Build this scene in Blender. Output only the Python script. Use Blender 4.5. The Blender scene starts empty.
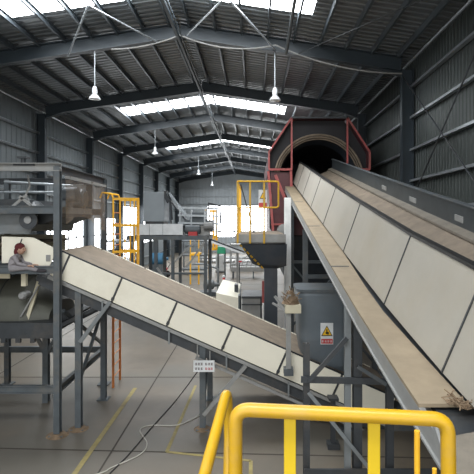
import bpy, math, random
from mathutils import Vector, Matrix
random.seed(7)
S = bpy.context.scene
COL = S.collection
R = math.radians
# ------------------------------------------------------------------ camera
cam = bpy.data.cameras.new('camera'); camo = bpy.data.objects.new('camera', cam); COL.objects.link(camo)
camo.location = (0, 0, 4.6); camo.rotation_euler = (R(90), 0, 0)
cam.sensor_width = 36; cam.lens = 475/474*36
cam.shift_x = -(254-237)/474; cam.shift_y = -(237-220)/474
cam.clip_start = .05; cam.clip_end = 400
S.camera = camo
# ------------------------------------------------------------------ world and light
W = bpy.data.worlds.new('world'); S.world = W; W.use_nodes = True
nt = W.node_tree; bg = nt.nodes['Background']
bg.inputs['Color'].default_value = (.86, .93, 1, 1); bg.inputs['Strength'].default_value = 1.2
def area(name, loc, rot, sx, sy, power, col=(1, 1, 1)):
    l = bpy.data.lights.new(name, 'AREA'); l.shape = 'RECTANGLE'; l.size = sx; l.size_y = sy; l.energy = power; l.color = col
    o = bpy.data.objects.new(name, l); COL.objects.link(o); o.location = loc; o.rotation_euler = rot
    return o
# daylight that falls through the open front door bay behind the viewer
area('front_doorway_daylight', (-2.6, -9.5, 5.5), (R(84), 0, 0), 13, 8, 560, (1, .94, .84))
SKY_STRENGTH = 21.0
WIN_STRENGTH = 9.0
S.view_settings.view_transform = 'Standard'; S.view_settings.look = 'None'
S.view_settings.exposure = 0.04; S.view_settings.gamma = 1
S.view_settings.use_curve_mapping = False

# ------------------------------------------------------------------ materials
def mat(name, col, rough=.5, metal=0.0, var=.12, scale=3.0, dirt=None, dirt_amt=.35, bump=0.0, spec=.5):
    m = bpy.data.materials.new(name); m.use_nodes = True
    n = m.node_tree.nodes; l = m.node_tree.links; b = n['Principled BSDF']
    b.inputs['Roughness'].default_value = rough; b.inputs['Metallic'].default_value = metal
    b.inputs['Specular IOR Level'].default_value = spec
    tc = n.new('ShaderNodeTexCoord'); nz = n.new('ShaderNodeTexNoise')
    nz.inputs['Scale'].default_value = scale; nz.inputs['Detail'].default_value = 6; nz.inputs['Roughness'].default_value = .6
    l.new(tc.outputs['Object'], nz.inputs['Vector'])
    r = n.new('ShaderNodeValToRGB')
    c0 = [c*(1-var) for c in col]; c1 = [min(1, c*(1+var)) for c in col]
    r.color_ramp.elements[0].position = .3; r.color_ramp.elements[1].position = .7
    r.color_ramp.elements[0].color = (*c0, 1); r.color_ramp.elements[1].color = (*c1, 1)
    l.new(nz.outputs['Fac'], r.inputs['Fac']); out = r.outputs['Color']
    if dirt:
        n2 = n.new('ShaderNodeTexNoise'); n2.inputs['Scale'].default_value = scale*.45; n2.inputs['Detail'].default_value = 9
        n2.inputs['Roughness'].default_value = .72
        l.new(tc.outputs['Object'], n2.inputs['Vector'])
        r2 = n.new('ShaderNodeValToRGB'); r2.color_ramp.elements[0].position = .5; r2.color_ramp.elements[1].position = .72
        r2.color_ramp.elements[1].color = (dirt_amt,)*3 + (1,)
        l.new(n2.outputs['Fac'], r2.inputs['Fac'])
        mx = n.new('ShaderNodeMixRGB'); l.new(r2.outputs['Color'], mx.inputs['Fac']); l.new(out, mx.inputs['Color1'])
        mx.inputs['Color2'].default_value = (*dirt, 1); out = mx.outputs['Color']
    l.new(out, b.inputs['Base Color'])
    if bump:
        bp = n.new('ShaderNodeBump'); bp.inputs['Strength'].default_value = bump; bp.inputs['Distance'].default_value = .03
        l.new(nz.outputs['Fac'], bp.inputs['Height']); l.new(bp.outputs['Normal'], b.inputs['Normal'])
    return m
def emis(name, col, strength):
    m = bpy.data.materials.new(name); m.use_nodes = True
    n = m.node_tree.nodes; l = m.node_tree.links; n.remove(n['Principled BSDF'])
    e = n.new('ShaderNodeEmission'); e.inputs['Color'].default_value = (*col, 1); e.inputs['Strength'].default_value = strength
    l.new(e.outputs[0], n['Material Output'].inputs['Surface']); return m
def sheet_mat(name, col, alpha):
    m = mat(name, col, .35, var=.12, scale=5)
    n = m.node_tree.nodes; l = m.node_tree.links; b = n['Principled BSDF']
    t = n.new('ShaderNodeBsdfTransparent'); mx = n.new('ShaderNodeMixShader'); mx.inputs[0].default_value = alpha
    l.new(t.outputs[0], mx.inputs[1]); l.new(b.outputs[0], mx.inputs[2]); l.new(mx.outputs[0], n['Material Output'].inputs['Surface'])
    return m
M = dict(
    roof=mat('roof_sheet', (.21, .225, .235), .36, .45, .2, .6),
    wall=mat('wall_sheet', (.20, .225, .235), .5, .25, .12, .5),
    wallr=mat('wall_sheet_shaded', (.075, .085, .08), .45, .3, .12, .5),  # right wall: its shade is put into a darker copy of the sheet colour
    wallb=mat('back_wall_sheet_hazed', (.42, .45, .47), .5, .2, .1, .5),  # bright haze at the far end is painted in as a paler sheet colour
    frame=mat('blue_grey_building_steel', (.035, .047, .057), .45, .0, .12, 1.2),
    purlin=mat('dark_purlin_steel', (.10, .12, .135), .42, .3, .12, 1.2),
    galv=mat('galvanised_steel', (.42, .45, .47), .35, .6, .12, 5),
    steel=mat('grey_painted_steel', (.10, .115, .125), .5, .1, .15, 4, (.23, .19, .14), .5),
    steel2=mat('mid_grey_steel', (.2, .215, .22), .5, .1, .12, 4, (.2, .17, .13), .4),
    lsteel=mat('light_grey_steel', (.30, .30, .29), .5, .1, .12, 4, (.3, .25, .18), .4),
    dark=mat('dark_steel', (.045, .05, .055), .5, .1, .2, 4, (.14, .11, .08), .4),
    machine=mat('blue_grey_machine_paint', (.13, .155, .175), .45, .0, .1, 2, (.2, .17, .13), .35),
    guard=mat('dark_side_guard', (.055, .065, .07), .35, .1, .25, 2.5, (.14, .14, .13), .35),
    dusty=mat('dust_covered_steel', (.19, .165, .13), .7, .0, .15, 5, (.1, .09, .08), .6),
    hopper=mat('dark_hopper_paint', (.05, .06, .075), .5, .0, .2, 1.5, (.13, .1, .08), .4),
    cab=mat('cabinet_paint', (.29, .32, .34), .5, .0, .06, 1.5),
    cream=mat('cream_cover_panel', (.88, .83, .69), .42, .0, .05, 1.2, (.55, .47, .34), .35),
    cream2=mat('aged_cream_panel', (.66, .60, .44), .5, .0, .06, 1.2, (.4, .33, .22), .4),
    panel=mat('dusty_off_white_cover', (.38, .35, .295), .5, .0, .07, 1.3, (.36, .30, .21), .5),
    flange=mat('dust_coated_flange', (.31, .245, .165), .75, .0, .14, 3.5, (.26, .2, .13), .5, .2),
    belt=mat('dusty_rubber_belt', (.22, .175, .13), .85, .0, .18, 4, (.16, .13, .1), .5, .3),
    rubber=mat('black_rubber', (.02, .02, .02), .7),
    dust=mat('waste_debris', (.23, .16, .1), .9, .0, .4, 9, bump=.6),
    yellow=mat('yellow_safety_paint', (.58, .33, .008), .4, .0, .08, 9, (.48, .30, .10), .6),
    lemon=mat('lemon_yellow_paint', (.74, .50, .01), .42, .0, .05, 6),
    orange=mat('orange_yellow_paint', (.95, .50, .03), .45, .0, .08, 6),
    orange2=mat('orange_paint', (.62, .2, .05), .5, .0, .1, 6),
    red=mat('faded_red_frame', (.36, .075, .07), .5, .0, .15, 4, (.3, .2, .16), .4),
    maroon=mat('maroon_housing', (.085, .022, .026), .5, .0, .2, 2, (.1, .07, .05), .5),
    black=mat('housing_black', (.014, .016, .018), .6, .0, .3, 2),
    tan=mat('worn_drum_ring', (.2, .155, .11), .6, .1, .2, 3),
    white=mat('white_enamel', (.75, .76, .76), .4),
    blue=mat('blue_machine', (.05, .16, .27), .5),
    redp=mat('bright_red', (.55, .05, .05), .45),
    green=mat('green_plastic', (.03, .35, .2), .5),
    black2=mat('sign_black', (.01, .01, .01), .5, var=0), syel=mat('sign_yellow', (.85, .5, .01), .5, var=0),
    skin=mat('skin', (.52, .31, .22), .55), grey_cloth=mat('grey_cloth', (.28, .26, .27), .9, bump=.2, scale=12),
    hair=mat('dark_red_knit', (.11, .018, .02), .9, bump=.4, scale=30), dcloth=mat('dark_cloth', (.05, .045, .05), .9),
    lamp=mat('lamp_enamel', (.78, .8, .82), .3, .2), glass=mat('lamp_glass', (.8, .8, .8), .1),
    line=mat('worn_yellow_line', (.36, .29, .11), .7, .0, .2, 5, (.25, .2, .14), .8),
    crack=mat('floor_joint', (.07, .06, .05), .9),
    hose=mat('pale_hose', (.55, .52, .46), .6),
    sheet=sheet_mat('dirty_clear_sheet', (.26, .20, .15), .42),
    sky=emis('skylight_glow', (.93, .97, 1), SKY_STRENGTH), win=emis('window_daylight', (.95, .98, 1), WIN_STRENGTH),
)
def floor_mat():
    m = mat('concrete_floor', (.175, .142, .105), .55, .0, .16, .8, (.10, .08, .06), .75)
    n = m.node_tree.nodes; l = m.node_tree.links; b = n['Principled BSDF']
    src = b.inputs['Base Color'].links[0].from_socket
    tc = n.new('ShaderNodeTexCoord'); nz = n.new('ShaderNodeTexNoise'); nz.inputs['Scale'].default_value = .28; nz.inputs['Detail'].default_value = 8
    l.new(tc.outputs['Object'], nz.inputs['Vector'])
    r = n.new('ShaderNodeValToRGB'); r.color_ramp.elements[0].position = .42; r.color_ramp.elements[1].position = .6
    l.new(nz.outputs['Fac'], r.inputs['Fac'])
    mx = n.new('ShaderNodeMixRGB'); mx.blend_type = 'MIX'; l.new(r.outputs['Color'], mx.inputs['Fac'])
    l.new(src, mx.inputs['Color1']); mx.inputs['Color2'].default_value = (.16, .145, .12, 1)
    l.new(mx.outputs['Color'], b.inputs['Base Color'])
    r3 = n.new('ShaderNodeMapRange'); r3.inputs[3].default_value = .32; r3.inputs[4].default_value = .62
    l.new(nz.outputs['Fac'], r3.inputs[0]); l.new(r3.outputs[0], b.inputs['Roughness'])
    return m
M['floor'] = floor_mat()

# ------------------------------------------------------------------ mesh helpers
class MB:
    def __init__(s): s.v = []; s.f = []
    def add(s, vs, fs):
        k = len(s.v); s.v += [tuple(v) for v in vs]; s.f += [tuple(i+k for i in f) for f in fs]; return s
    def box(s, x0, x1, y0, y1, z0, z1):
        vs = [(x, y, z) for x in (x0, x1) for y in (y0, y1) for z in (z0, z1)]
        return s.add(vs, [(0, 1, 3, 2), (4, 6, 7, 5), (0, 4, 5, 1), (2, 3, 7, 6), (0, 2, 6, 4), (1, 5, 7, 3)])
    def frame(s, a, b, up):
        a = Vector(a); b = Vector(b); d = (b-a).normalized(); u = Vector(up)
        if abs(d.dot(u)) > .98: u = Vector((0, 1, 0)) if abs(d.y) < .9 else Vector((1, 0, 0))
        sd = d.cross(u).normalized(); u = sd.cross(d).normalized(); return a, b, d, sd, u
    def bar(s, a, b, w, h, up=(0, 0, 1)):
        a, b, d, sd, u = s.frame(a, b, up)
        vs = [p+sd*i*w/2+u*j*h/2 for p in (a, b) for i, j in ((-1, -1), (1, -1), (1, 1), (-1, 1))]
        return s.add(vs, [(3, 2, 1, 0), (4, 5, 6, 7), (0, 1, 5, 4), (1, 2, 6, 5), (2, 3, 7, 6), (3, 0, 4, 7)])
    def sect(s, a, b, pts, up=(0, 0, 1)):          # extrude a closed 2D section (side, up) from a to b
        a, b, d, sd, u = s.frame(a, b, up); n = len(pts)
        vs = [p+sd*i+u*j for p in (a, b) for i, j in pts]
        fs = [(i, (i+1) % n, n+(i+1) % n, n+i) for i in range(n)] + [tuple(range(n-1, -1, -1)), tuple(range(n, 2*n))]
        return s.add(vs, fs)
    def ibeam(s, a, b, w, h, t=.02, up=(0, 0, 1)):
        W, H = w/2, h/2; q = t/2
        return s.sect(a, b, [(-W, -H), (W, -H), (W, -H+t), (q, -H+t), (q, H-t), (W, H-t), (W, H), (-W, H), (-W, H-t), (-q, H-t), (-q, -H+t), (-W, -H+t)], up)
    def chan(s, a, b, w, h, t=.02, up=(0, 0, 1)):  # channel open to the +side
        W, H = w/2, h/2
        return s.sect(a, b, [(-W, -H), (W, -H), (W, -H+t), (-W+t, -H+t), (-W+t, H-t), (W, H-t), (W, H), (-W, H)], up)
    def tube(s, pts, r, n=10, closed=False, caps=True):
        pts = [Vector(p) for p in pts]; N = len(pts); rings = []; pu = None
        for i, p in enumerate(pts):
            q0 = pts[i-1] if (i or closed) else p; q1 = pts[(i+1) % N] if (i < N-1 or closed) else p
            d = (q1-q0).normalized()
            if pu is None: pu = Vector((0, 0, 1)) if abs(d.z) < .9 else Vector((0, 1, 0))
            u = (pu-d*pu.dot(d)).normalized(); w = d.cross(u); pu = u
            rr = r[i] if isinstance(r, (list, tuple)) else r
            rings.append([p+(u*math.cos(2*math.pi*k/n)+w*math.sin(2*math.pi*k/n))*rr for k in range(n)])
        vs = [v for rg in rings for v in rg]; fs = []
        for i in range(N if closed else N-1):
            j = (i+1) % N
            fs += [(i*n+k, i*n+(k+1) % n, j*n+(k+1) % n, j*n+k) for k in range(n)]
        if not closed and caps: fs += [tuple(range(n-1, -1, -1)), tuple((N-1)*n+k for k in range(n))]
        return s.add(vs, fs)
    def poly(s, pts, ext):                          # polygon extruded by vector ext
        n = len(pts); e = Vector(ext); vs = [Vector(p) for p in pts]; vs += [v+e for v in vs]
        return s.add(vs, [tuple(range(n-1, -1, -1)), tuple(range(n, 2*n))] + [(i, (i+1) % n, n+(i+1) % n, n+i) for i in range(n)])
    def loft(s, A, B, cap=True):
        n = len(A); return s.add(list(A)+list(B), [(i, (i+1) % n, n+(i+1) % n, n+i) for i in range(n)] + ([tuple(range(n-1, -1, -1)), tuple(range(n, 2*n))] if cap else []))
    def lathe(s, c, prof, n=20, axis='z'):
        c = Vector(c); vs = []
        for r, h in prof:
            for k in range(n):
                a = 2*math.pi*k/n; x, y = r*math.cos(a), r*math.sin(a)
                vs.append(c+(Vector((x, y, h)) if axis == 'z' else Vector((x, h, y)) if axis == 'y' else Vector((h, x, y))))
        fs = [(i*n+k, i*n+(k+1) % n, (i+1)*n+(k+1) % n, (i+1)*n+k) for i in range(len(prof)-1) for k in range(n)]
        fs += [tuple(range(n-1, -1, -1)), tuple((len(prof)-1)*n+k for k in range(n))]
        return s.add(vs, fs)
    def build(s, name, m, parent=None, bevel=0, smooth=False, **tags):
        me = bpy.data.meshes.new(name); me.from_pydata(s.v, [], s.f)
        import bmesh
        b = bmesh.new(); b.from_mesh(me); bmesh.ops.recalc_face_normals(b, faces=b.faces); b.to_mesh(me); b.free()
        o = bpy.data.objects.new(name, me); COL.objects.link(o); me.materials.append(M[m] if isinstance(m, str) else m)
        if smooth:
            for p in me.polygons: p.use_smooth = True
            me.set_sharp_from_angle(angle=R(38))
        if parent:
            o.parent = parent; o.location = -Vector(parent.get('_base', (0, 0, 0)))
        if bevel:
            bm_ = o.modifiers.new('bevel', 'BEVEL'); bm_.width = bevel; bm_.segments = 2; bm_.limit_method = 'ANGLE'
        for k, v in tags.items(): o[k] = v
        return o
BASES = []
def thing(name, label, cat, base, group=None):
    o = bpy.data.objects.new(name, None); COL.objects.link(o); o.location = base; o['_base'] = tuple(base); BASES.append(o)
    o.empty_display_size = .2; o['label'] = label; o['category'] = cat
    if group: o['group'] = group
    return o
def solo(mb, name, m, label, cat, group=None, bevel=0, smooth=False):
    t = dict(label=label, category=cat)
    if group: t['group'] = group
    return mb.build(name, m, None, bevel, smooth, **t)
def struct(mb, name, m, **k): return mb.build(name, m, None, kind='structure', **k)
def sub(o, mb, name, m, **k):                       # a sub-part of a part whose origin is the world's base offset
    c = mb.build(name, m, None, k.get('bevel', 0), k.get('smooth', False)); c.parent = o; c.location = (0, 0, 0); return c
def copy_tree(o, off=(0, 0, 0), parent=None):
    c = o.copy(); COL.objects.link(c)
    if parent: c.parent = parent
    else: c.location = Vector(o.location)+Vector(off)
    for ch in list(o.children): copy_tree(ch, parent=c)
    return c

# ================================================================== THE BUILDING
XL, XR, XC = -11.05, 5.75, -2.65
Y0, Y1 = -4.0, 67.0
RAFT = [2.8+7.1*i for i in range(-0, 10)]          # 2.8, 9.9, 17.0 ... 66.7
SL = .15
def zb(x): return 11.1-abs(x-XC)*SL                # underside of a rafter
def zs(x): return 11.78-abs(x-XC)*SL               # roof sheet
struct(MB().box(XL-.3, XR+.3, Y0-8, Y1+.3, -.2, 0), 'floor', 'floor')
# ceiling: corrugated sheets, ribs down the slope, gaps where the roof lights sit
SKY = [(-1.8, .8), (12.4, 15.1), (27.2, 29.3), (41.4, 43.5), (55.0, 57.7)]
SX0, SX1 = -7.7, 1.85
def corr(mb, pts, step, amp, fn):
    """pts: (u) range list; fn(u, side, h) gives the world point for profile height h"""
    u0, u1 = pts; n = max(1, int(round((u1-u0)/step))); st = (u1-u0)/n; prof = []
    for i in range(n):
        a = u0+i*st; prof += [(a, 0), (a+st*.55, 0), (a+st*.65, amp), (a+st*.9, amp)]
    prof.append((u1, 0)); N = len(prof)
    vs = [fn(u, 0, h) for u, h in prof]+[fn(u, 1, h) for u, h in prof]
    mb.add(vs, [(i, i+1, N+i+1, N+i) for i in range(N-1)])
mb = MB()
def roofpiece(xa, xb, ya, yb):
    corr(mb, (ya, yb), .3, .035, lambda u, sd, h: ((xa if sd == 0 else xb), u, zs(xa if sd == 0 else xb)-h))
cuts = [Y0]+[c for s_ in SKY for c in s_]+[Y1+.3]
for xa, xb in ((XL-.3, SX0), (SX1, XR+.3)): roofpiece(xa, xb, Y0, Y1+.3)
for xa, xb in ((SX0, XC), (XC, SX1)):
    for i in range(0, len(cuts), 2): roofpiece(xa, xb, cuts[i], cuts[i+1])
# outer weather skin
for sgn, xe in ((-1, XL-.4), (1, XR+.4)):
    for i in range(0, len(cuts), 2):
        mb.add([(XC, cuts[i], zs(XC)+.06), (XC, cuts[i+1], zs(XC)+.06), (xe, cuts[i+1], zs(xe)+.06), (xe, cuts[i], zs(xe)+.06)], [(0, 1, 2, 3)])
struct(mb, 'ceiling', 'roof')
n = 1
for ya, yb in SKY:
    mb = MB()
    for xa, xb in ((SX0, XC), (XC, SX1)):
        mb.add([(xa, ya, zs(xa)+.02), (xb, ya, zs(xb)+.02), (xb, yb, zs(xb)+.02), (xa, yb, zs(xa)+.02)], [(0, 1, 2, 3)])
    struct(mb, f'window_{n}', 'sky'); n += 1
# walls
HW = 10.5
# left wall: sheet above and below a window band
WIN_L = [(24.5, 30.8, 2.3, 4.75), (31.6, 37.9, 2.3, 4.75), (38.7, 45.0, 1.2, 5.8), (45.8, 52.1, 2.3, 4.75), (52.9, 59.2, 2.3, 4.75)]
mb = MB()
def lw(ya, yb, z0, z1): corr(mb, (ya, yb), .45, .03, lambda u, sd, h: (XL+h, u, (z0, z1)[sd]))
lw(Y0, 24.5, 0, HW); prev = 24.5
for ya, yb, z0, z1 in WIN_L:
    if ya > prev: lw(prev, ya, 0, HW)
    lw(ya, yb, 0, z0); lw(ya, yb, z1, HW); prev = yb
lw(prev, Y1, 0, HW)
mb.box(XL-.2, XL-.1, Y0, 24.5, 0, HW).box(XL-.2, XL-.1, 59.2, Y1, 0, HW).box(XL-.2, XL-.1, 24.5, 59.2, 5.8, HW)
struct(mb, 'wall_left', 'wall')
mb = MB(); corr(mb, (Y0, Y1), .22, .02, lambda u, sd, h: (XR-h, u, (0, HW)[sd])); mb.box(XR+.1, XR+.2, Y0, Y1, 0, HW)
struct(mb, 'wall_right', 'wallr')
# back wall with a wide bright opening
BO = (-6.6, 4.2, 2.2, 6.6)
mb = MB()
def bw(xa, xb, z0, z1): corr(mb, (xa, xb), .45, .03, lambda u, sd, h: (u, Y1-h, (z0, z1)[sd]))
bw(XL, BO[0], 0, HW); bw(BO[1], XR, 0, HW); bw(BO[0], BO[1], 0, BO[2]); bw(BO[0], BO[1], BO[3], HW)
mb.poly([(XL, Y1+.1, HW), (XR, Y1+.1, HW), (XR, Y1+.1, zs(XR)), (XC, Y1+.1, zs(XC)), (XL, Y1+.1, zs(XL))], (0, .05, 0))
struct(mb, 'wall_back', 'wallb')
def window(nm, axis, fixed, a0, a1, z0, z1, nm_m, nh):
    fr = MB(); t = .05
    def P(a, z): return (fixed, a, z) if axis == 'x' else (a, fixed, z)
    for i in range(nm_m+1):
        a = a0+(a1-a0)*i/nm_m; fr.bar(P(a, z0), P(a, z1), .07, .07)
    for i in range(nh+1):
        z = z0+(z1-z0)*i/nh; fr.bar(P(a0, z), P(a1, z), .07, .07)
    o = struct(fr, nm, 'steel')
    off = -.06 if axis == 'x' else .06
    g = MB()
    if axis == 'x': g.add([(fixed+off, a0, z0), (fixed+off, a1, z0), (fixed+off, a1, z1), (fixed+off, a0, z1)], [(0, 1, 2, 3)])
    else: g.add([(a0, fixed+off, z0), (a1, fixed+off, z0), (a1, fixed+off, z1), (a0, fixed+off, z1)], [(0, 1, 2, 3)])
    g.build('window_pane', 'win', o)
for w in WIN_L: window(f'window_{n}', 'x', XL, *w, 5, 2); n += 1
window(f'window_{n}', 'y', Y1, *BO, 7, 3); n += 1
# portal frames: each column and rafter is a member of its own
ordn = ['nearest', 'second', 'third', 'fourth', 'fifth', 'sixth', 'seventh', 'eighth', 'ninth', 'tenth']
vis = [y for y in RAFT if y > 5]
for i, y in enumerate(vis):
    for side, xw, sg in (('left', XL, 1), ('right', XR, -1)):
        if i == 0 and side == 'left': continue
        x = xw+sg*.28
        c = MB().ibeam((x, y, 0), (x, y, zb(x)+.1), .25, .42, .03, (1, 0, 0))
        c.box(x-.25, x+.25, y-.18, y+.18, 0, .03)
        solo(c, 'steel_column', 'frame', f'blue-grey steel wall column, {ordn[i]} along the {side} wall counting from the viewer', 'column', 'wall columns of the hall')
        xi = x+sg*.2
        rf = MB(); xm = xw+sg*1.3
        a = (xi, y, zb(xi)+.26); b = (XC, y, zb(XC)+.26)
        rf.ibeam(a, b, .24, .5, .03)
        # haunch
        rf.poly([(xi, y-.015, zb(xi)-.15), (xi, y-.015, zb(xi)+.05), (xm, y-.015, zb(xm)+.05)], (0, .03, 0))
        rf.bar((xi, y, zb(xi)-.16), (xm, y, zb(xm)+.01), .22, .025)
        solo(rf, 'roof_rafter', 'frame', f'blue-grey sloping roof beam, {ordn[i]} from the viewer on the {side} half of the roof', 'roof beam', 'rafters of the hall roof')
# purlins, ridge and eaves, girts: structure
k = 1
for sg in (-1, 1):
    for i in range(9):
        x = XC+sg*(.35+i*.93)
        if abs(x-XC) > 8: continue
        struct(MB().chan((x, Y0, zs(x)-.15), (x, Y1, zs(x)-.15), .07, .2, .012), f'trim_{k}', 'purlin'); k += 1
for side, x, sg in (('l', XL+.06, 1), ('r', XR-.06, -1)):
    for z in ([1.2, 5.0, 6.0, 7.1, 8.25, 9.35] if side == 'r' else [.9, 5.95, 7.0, 8.0, 9.0]):
        struct(MB().chan((x+sg*.06, Y0, z), (x+sg*.06, Y1, z), .14, .08, .015, (0, 0, 1)), f'trim_{k}', 'galv' ); k += 1
    struct(MB().tube([(x+sg*.3, Y0, 10.05), (x+sg*.3, Y1, 10.05)], .045, 8), f'trim_{k}', 'galv'); k += 1
for z in (1.0, 6.8, 7.9, 9.0):
    struct(MB().chan((XL+.2, Y1-.14, z), (XR-.2, Y1-.14, z), .12, .08, .015), f'trim_{k}', 'galv'); k += 1
# ridge tube pair
struct(MB().bar((XC, Y0, 11.0), (XC, Y1, 11.0), .09, .12).bar((XC+.12, Y0, 11.02), (XC+.12, Y1, 11.02), .03, .06), f'trim_{k}', 'frame'); k += 1
# floor joints
for a, b in (((-2.83, 6, .003), (-2.83, 60, .003)), ((-8, 9.7, .003), (4, 9.15, .003)), ((-8, 13.9, .003), (5, 13.9, .003)), ((-8, 24, .003), (5, 24, .003)), ((-7.6, 8, .003), (-7.6, 60, .003)), ((-8, 34, .003), (5, 34, .003))):
    struct(MB().bar(a, b, .035, .004), f'trim_{k}', 'crack'); k += 1

# roof cross bracing rods and struts under the nearest bays
def rod(a, b, r, label, name='bracing_rod', m='galv', grp='roof bracing rods'):
    solo(MB().tube([a, b], r, 8), name, m, label, 'bracing rod', grp, smooth=True)
yb1 = 13.3
rod((-.8, 13.6, 11.0), (-2.4, 16.85, 11.15), .03, 'thin pale bracing rod falling left from the roof strut to the nearest ridge')
rod((-.8, 13.6, 11.0), (.75, 16.85, 10.65), .03, 'thin pale bracing rod falling right from the roof strut to the right pendant lamp')
rod((-4.75, 13.6, 10.75), (-6.6, 16.85, 10.42), .03, 'thin pale bracing rod falling left beside the near left roof light')
rod((-4.75, 13.6, 10.75), (-3.4, 16.85, 10.9), .03, 'thin pale bracing rod running right from the near left roof light')
rod((1.5, 16.8, 10.45), (4.9, 10.4, 9.95), .016, 'thin dark bracing rod running out over the right conveyor to the right eave', m='dark')
solo(MB().tube([(1.2, 13.2, 11.1), (1.13, 16.7, 10.46)], .06, 8), 'roof_strut', 'steel', 'grey tubular roof strut beside the right roof light', 'strut', smooth=True)
for a, b, t in (((5.35, 17, 9.7), (5.35, 9.9, 4.3), 'falling towards the viewer'), ((5.35, 17, 4.6), (5.35, 9.9, 9.8), 'rising towards the viewer')):
    rod(a, b, .022, f'dark diagonal wall bracing rod on the right wall, {t}', 'wall_bracing_rod', 'dark', 'wall bracing rods')
# sagging power conduit along the nearest rafter
def sag(a, b, d, n=14): return [Vector(a).lerp(Vector(b), i/n)+Vector((0, 0, -d*4*(i/n)*(1-i/n))) for i in range(n+1)]
pts = sag((-5.0, 16.7, 10.6), (-2.6, 16.7, 11.1), .12)+sag((-2.6, 16.7, 11.1), (.75, 16.7, 10.75), .28)[1:]+sag((.75, 16.7, 10.75), (5.2, 16.7, 9.75), .25)[1:]
solo(MB().tube(pts, .028, 8), 'power_cable', 'lsteel', 'pale power cable sagging along the nearest roof beam', 'cable', smooth=True)

# pendant lamps
def lamp(x, y, z, label):
    t = thing('pendant_lamp', label, 'lamp', (x, y, z), 'pendant lamps of the hall')
    zt = zb(x)+.05
    MB().tube([(x, y, z+.42), (x, y, zt)], .022, 8).build('hanging_rod', 'galv', t, smooth=True)
    MB().lathe((x, y, z), [(.03, .46), (.07, .44), (.09, .36), (.09, .2), (.08, .17)][::-1], 16).build('ballast_housing', 'lamp', t, smooth=True)
    MB().lathe((x, y, z), [(.21, 0), (.2, .03), (.155, .09), (.10, .15), (.06, .18)], 24).build('lamp_shade', 'lamp', t, smooth=True)
    MB().lathe((x, y, z), [(.02, -.04), (.1, -.03), (.15, -.002), (.15, .01)], 20).build('lens', 'glass', t, smooth=True)
lamp(-5.7, 17.0, 8.93, 'white pendant lamp hanging nearest the viewer on the left')
lamp(.75, 17.0, 8.88, 'white pendant lamp hanging nearest the viewer in front of the drum housing')
lamp(-6.5, 31.2, 8.95, 'white pendant lamp hanging second on the left, further back')
lamp(-5.3, 45.4, 8.95, 'small white pendant lamp hanging third on the left')
lamp(-5.25, 59.6, 8.95, 'farthest tiny white pendant lamp near the back wall')

# floor markings
def gline(pts, w, label):
    mb = MB()
    for a, b in zip(pts, pts[1:]): mb.bar((*a, .004), (*b, .004), w, .004)
    return solo(mb, 'floor_marking', 'line', label, 'floor marking')
gline([(-3.25, 5.5), (-3.25, 13.0)], .10, 'long worn yellow line on the floor beside the left frame')
gline([(-1.62, 13.2), (-1.73, 9.42), (-.06, 9.07), (-.06, 7.0)], .07, 'worn yellow corner marking on the floor in front of the sign post')
def ground_curve(pts, r, sub_=8):
    out = []
    P = [Vector((*p, r)) if len(p) == 2 else Vector(p) for p in pts]
    for i in range(len(P)-1):
        p0 = P[max(i-1, 0)]; p1 = P[i]; p2 = P[i+1]; p3 = P[min(i+2, len(P)-1)]
        for j in range(sub_):
            t = j/sub_; out.append(.5*((2*p1)+(p2-p0)*t+(2*p0-5*p1+4*p2-p3)*t*t+(3*p1-p0-3*p2+p3)*t**3))
    out.append(P[-1]); return out
def gp(px, py): Y = 2185/(py-220); return ((px-254)*Y/475, Y)
solo(MB().tube(ground_curve([gp(212, 409), gp(190, 421), gp(174, 426), gp(150, 426), gp(140, 431), gp(147, 444), gp(140, 455), gp(112, 468), gp(100, 474), (-3.6, 8.0)], .012), .012, 8), 'hose', 'hose', 'thin pale hose winding over the concrete floor', 'hose', smooth=True)
solo(MB().tube(ground_curve([(-1.2, 10.6, 1.3), (-1.55, 11.2, .72), (*gp(176, 401), .012), (*gp(150, 430), .012), (*gp(128, 456), .012), (*gp(110, 474), .012)], .012, 1), .012, 8), 'electric_cable', 'rubber', 'black electric cable trailing from the sign post across the floor', 'cable', smooth=True)

# ================================================================== DESCENDING CROSS CONVEYOR (left to centre)
FY, BY = 10.35, 12.6
ca = math.atan(.4385); sa, cc = math.sin(ca), math.cos(ca)
# top edge of the front covers: from (x=-4.27) to (x=3.2)
TX0, TZ0 = -4.25, 3.93
def tz(x): return TZ0-(x-TX0)*.4385
XE = 3.25
t = thing('inclined_conveyor', 'long inclined conveyor with white side covers descending from left frame to floor', 'conveyor', (-1, 11, 0))
seams = [-4.25, -4.02, -2.88, -1.68, -.48, .72, 1.92, 3.1]
def cover(x0, x1, y, m, name='side_cover', h=.56):
    g = .02; q = MB()
    a0, a1 = x0+g, x1-g
    px = h*sa*cc; pz = h*cc*cc      # perpendicular offset
    ox, oz = -h*sa, -h*cc
    q.poly([(a0, y, tz(a0)), (a1, y, tz(a1)), (a1+ox, y, tz(a1)+oz), (a0+ox, y, tz(a0)+oz)], (0, .03, 0))
    return q.build(name, m, t, .006)
for i in range(len(seams)-1):
    cover(seams[i], seams[i+1], FY, 'cream'); cover(seams[i], seams[i+1], BY-.03, 'cream', h=.5)
def along(s, n_): return (s, n_)
def Pt(x, y, n_): return (x-n_*sa, y, tz(x)-n_*cc)      # n_ metres below the top edge, square to the slope
mb = MB()
for y in (FY+.07, BY-.07): mb.bar(Pt(-4.25, y, .62), Pt(XE, y, .62), .14, .07, (sa, 0, cc))
mb.build('conveyor_frame', 'lsteel', t)
for y in (FY+.1, BY-.1): MB().bar(Pt(-4.4, y, .78), Pt(XE-.1, y, .78), .03, .2, (sa, 0, cc)).build('return_guard', 'dark', t)
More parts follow.
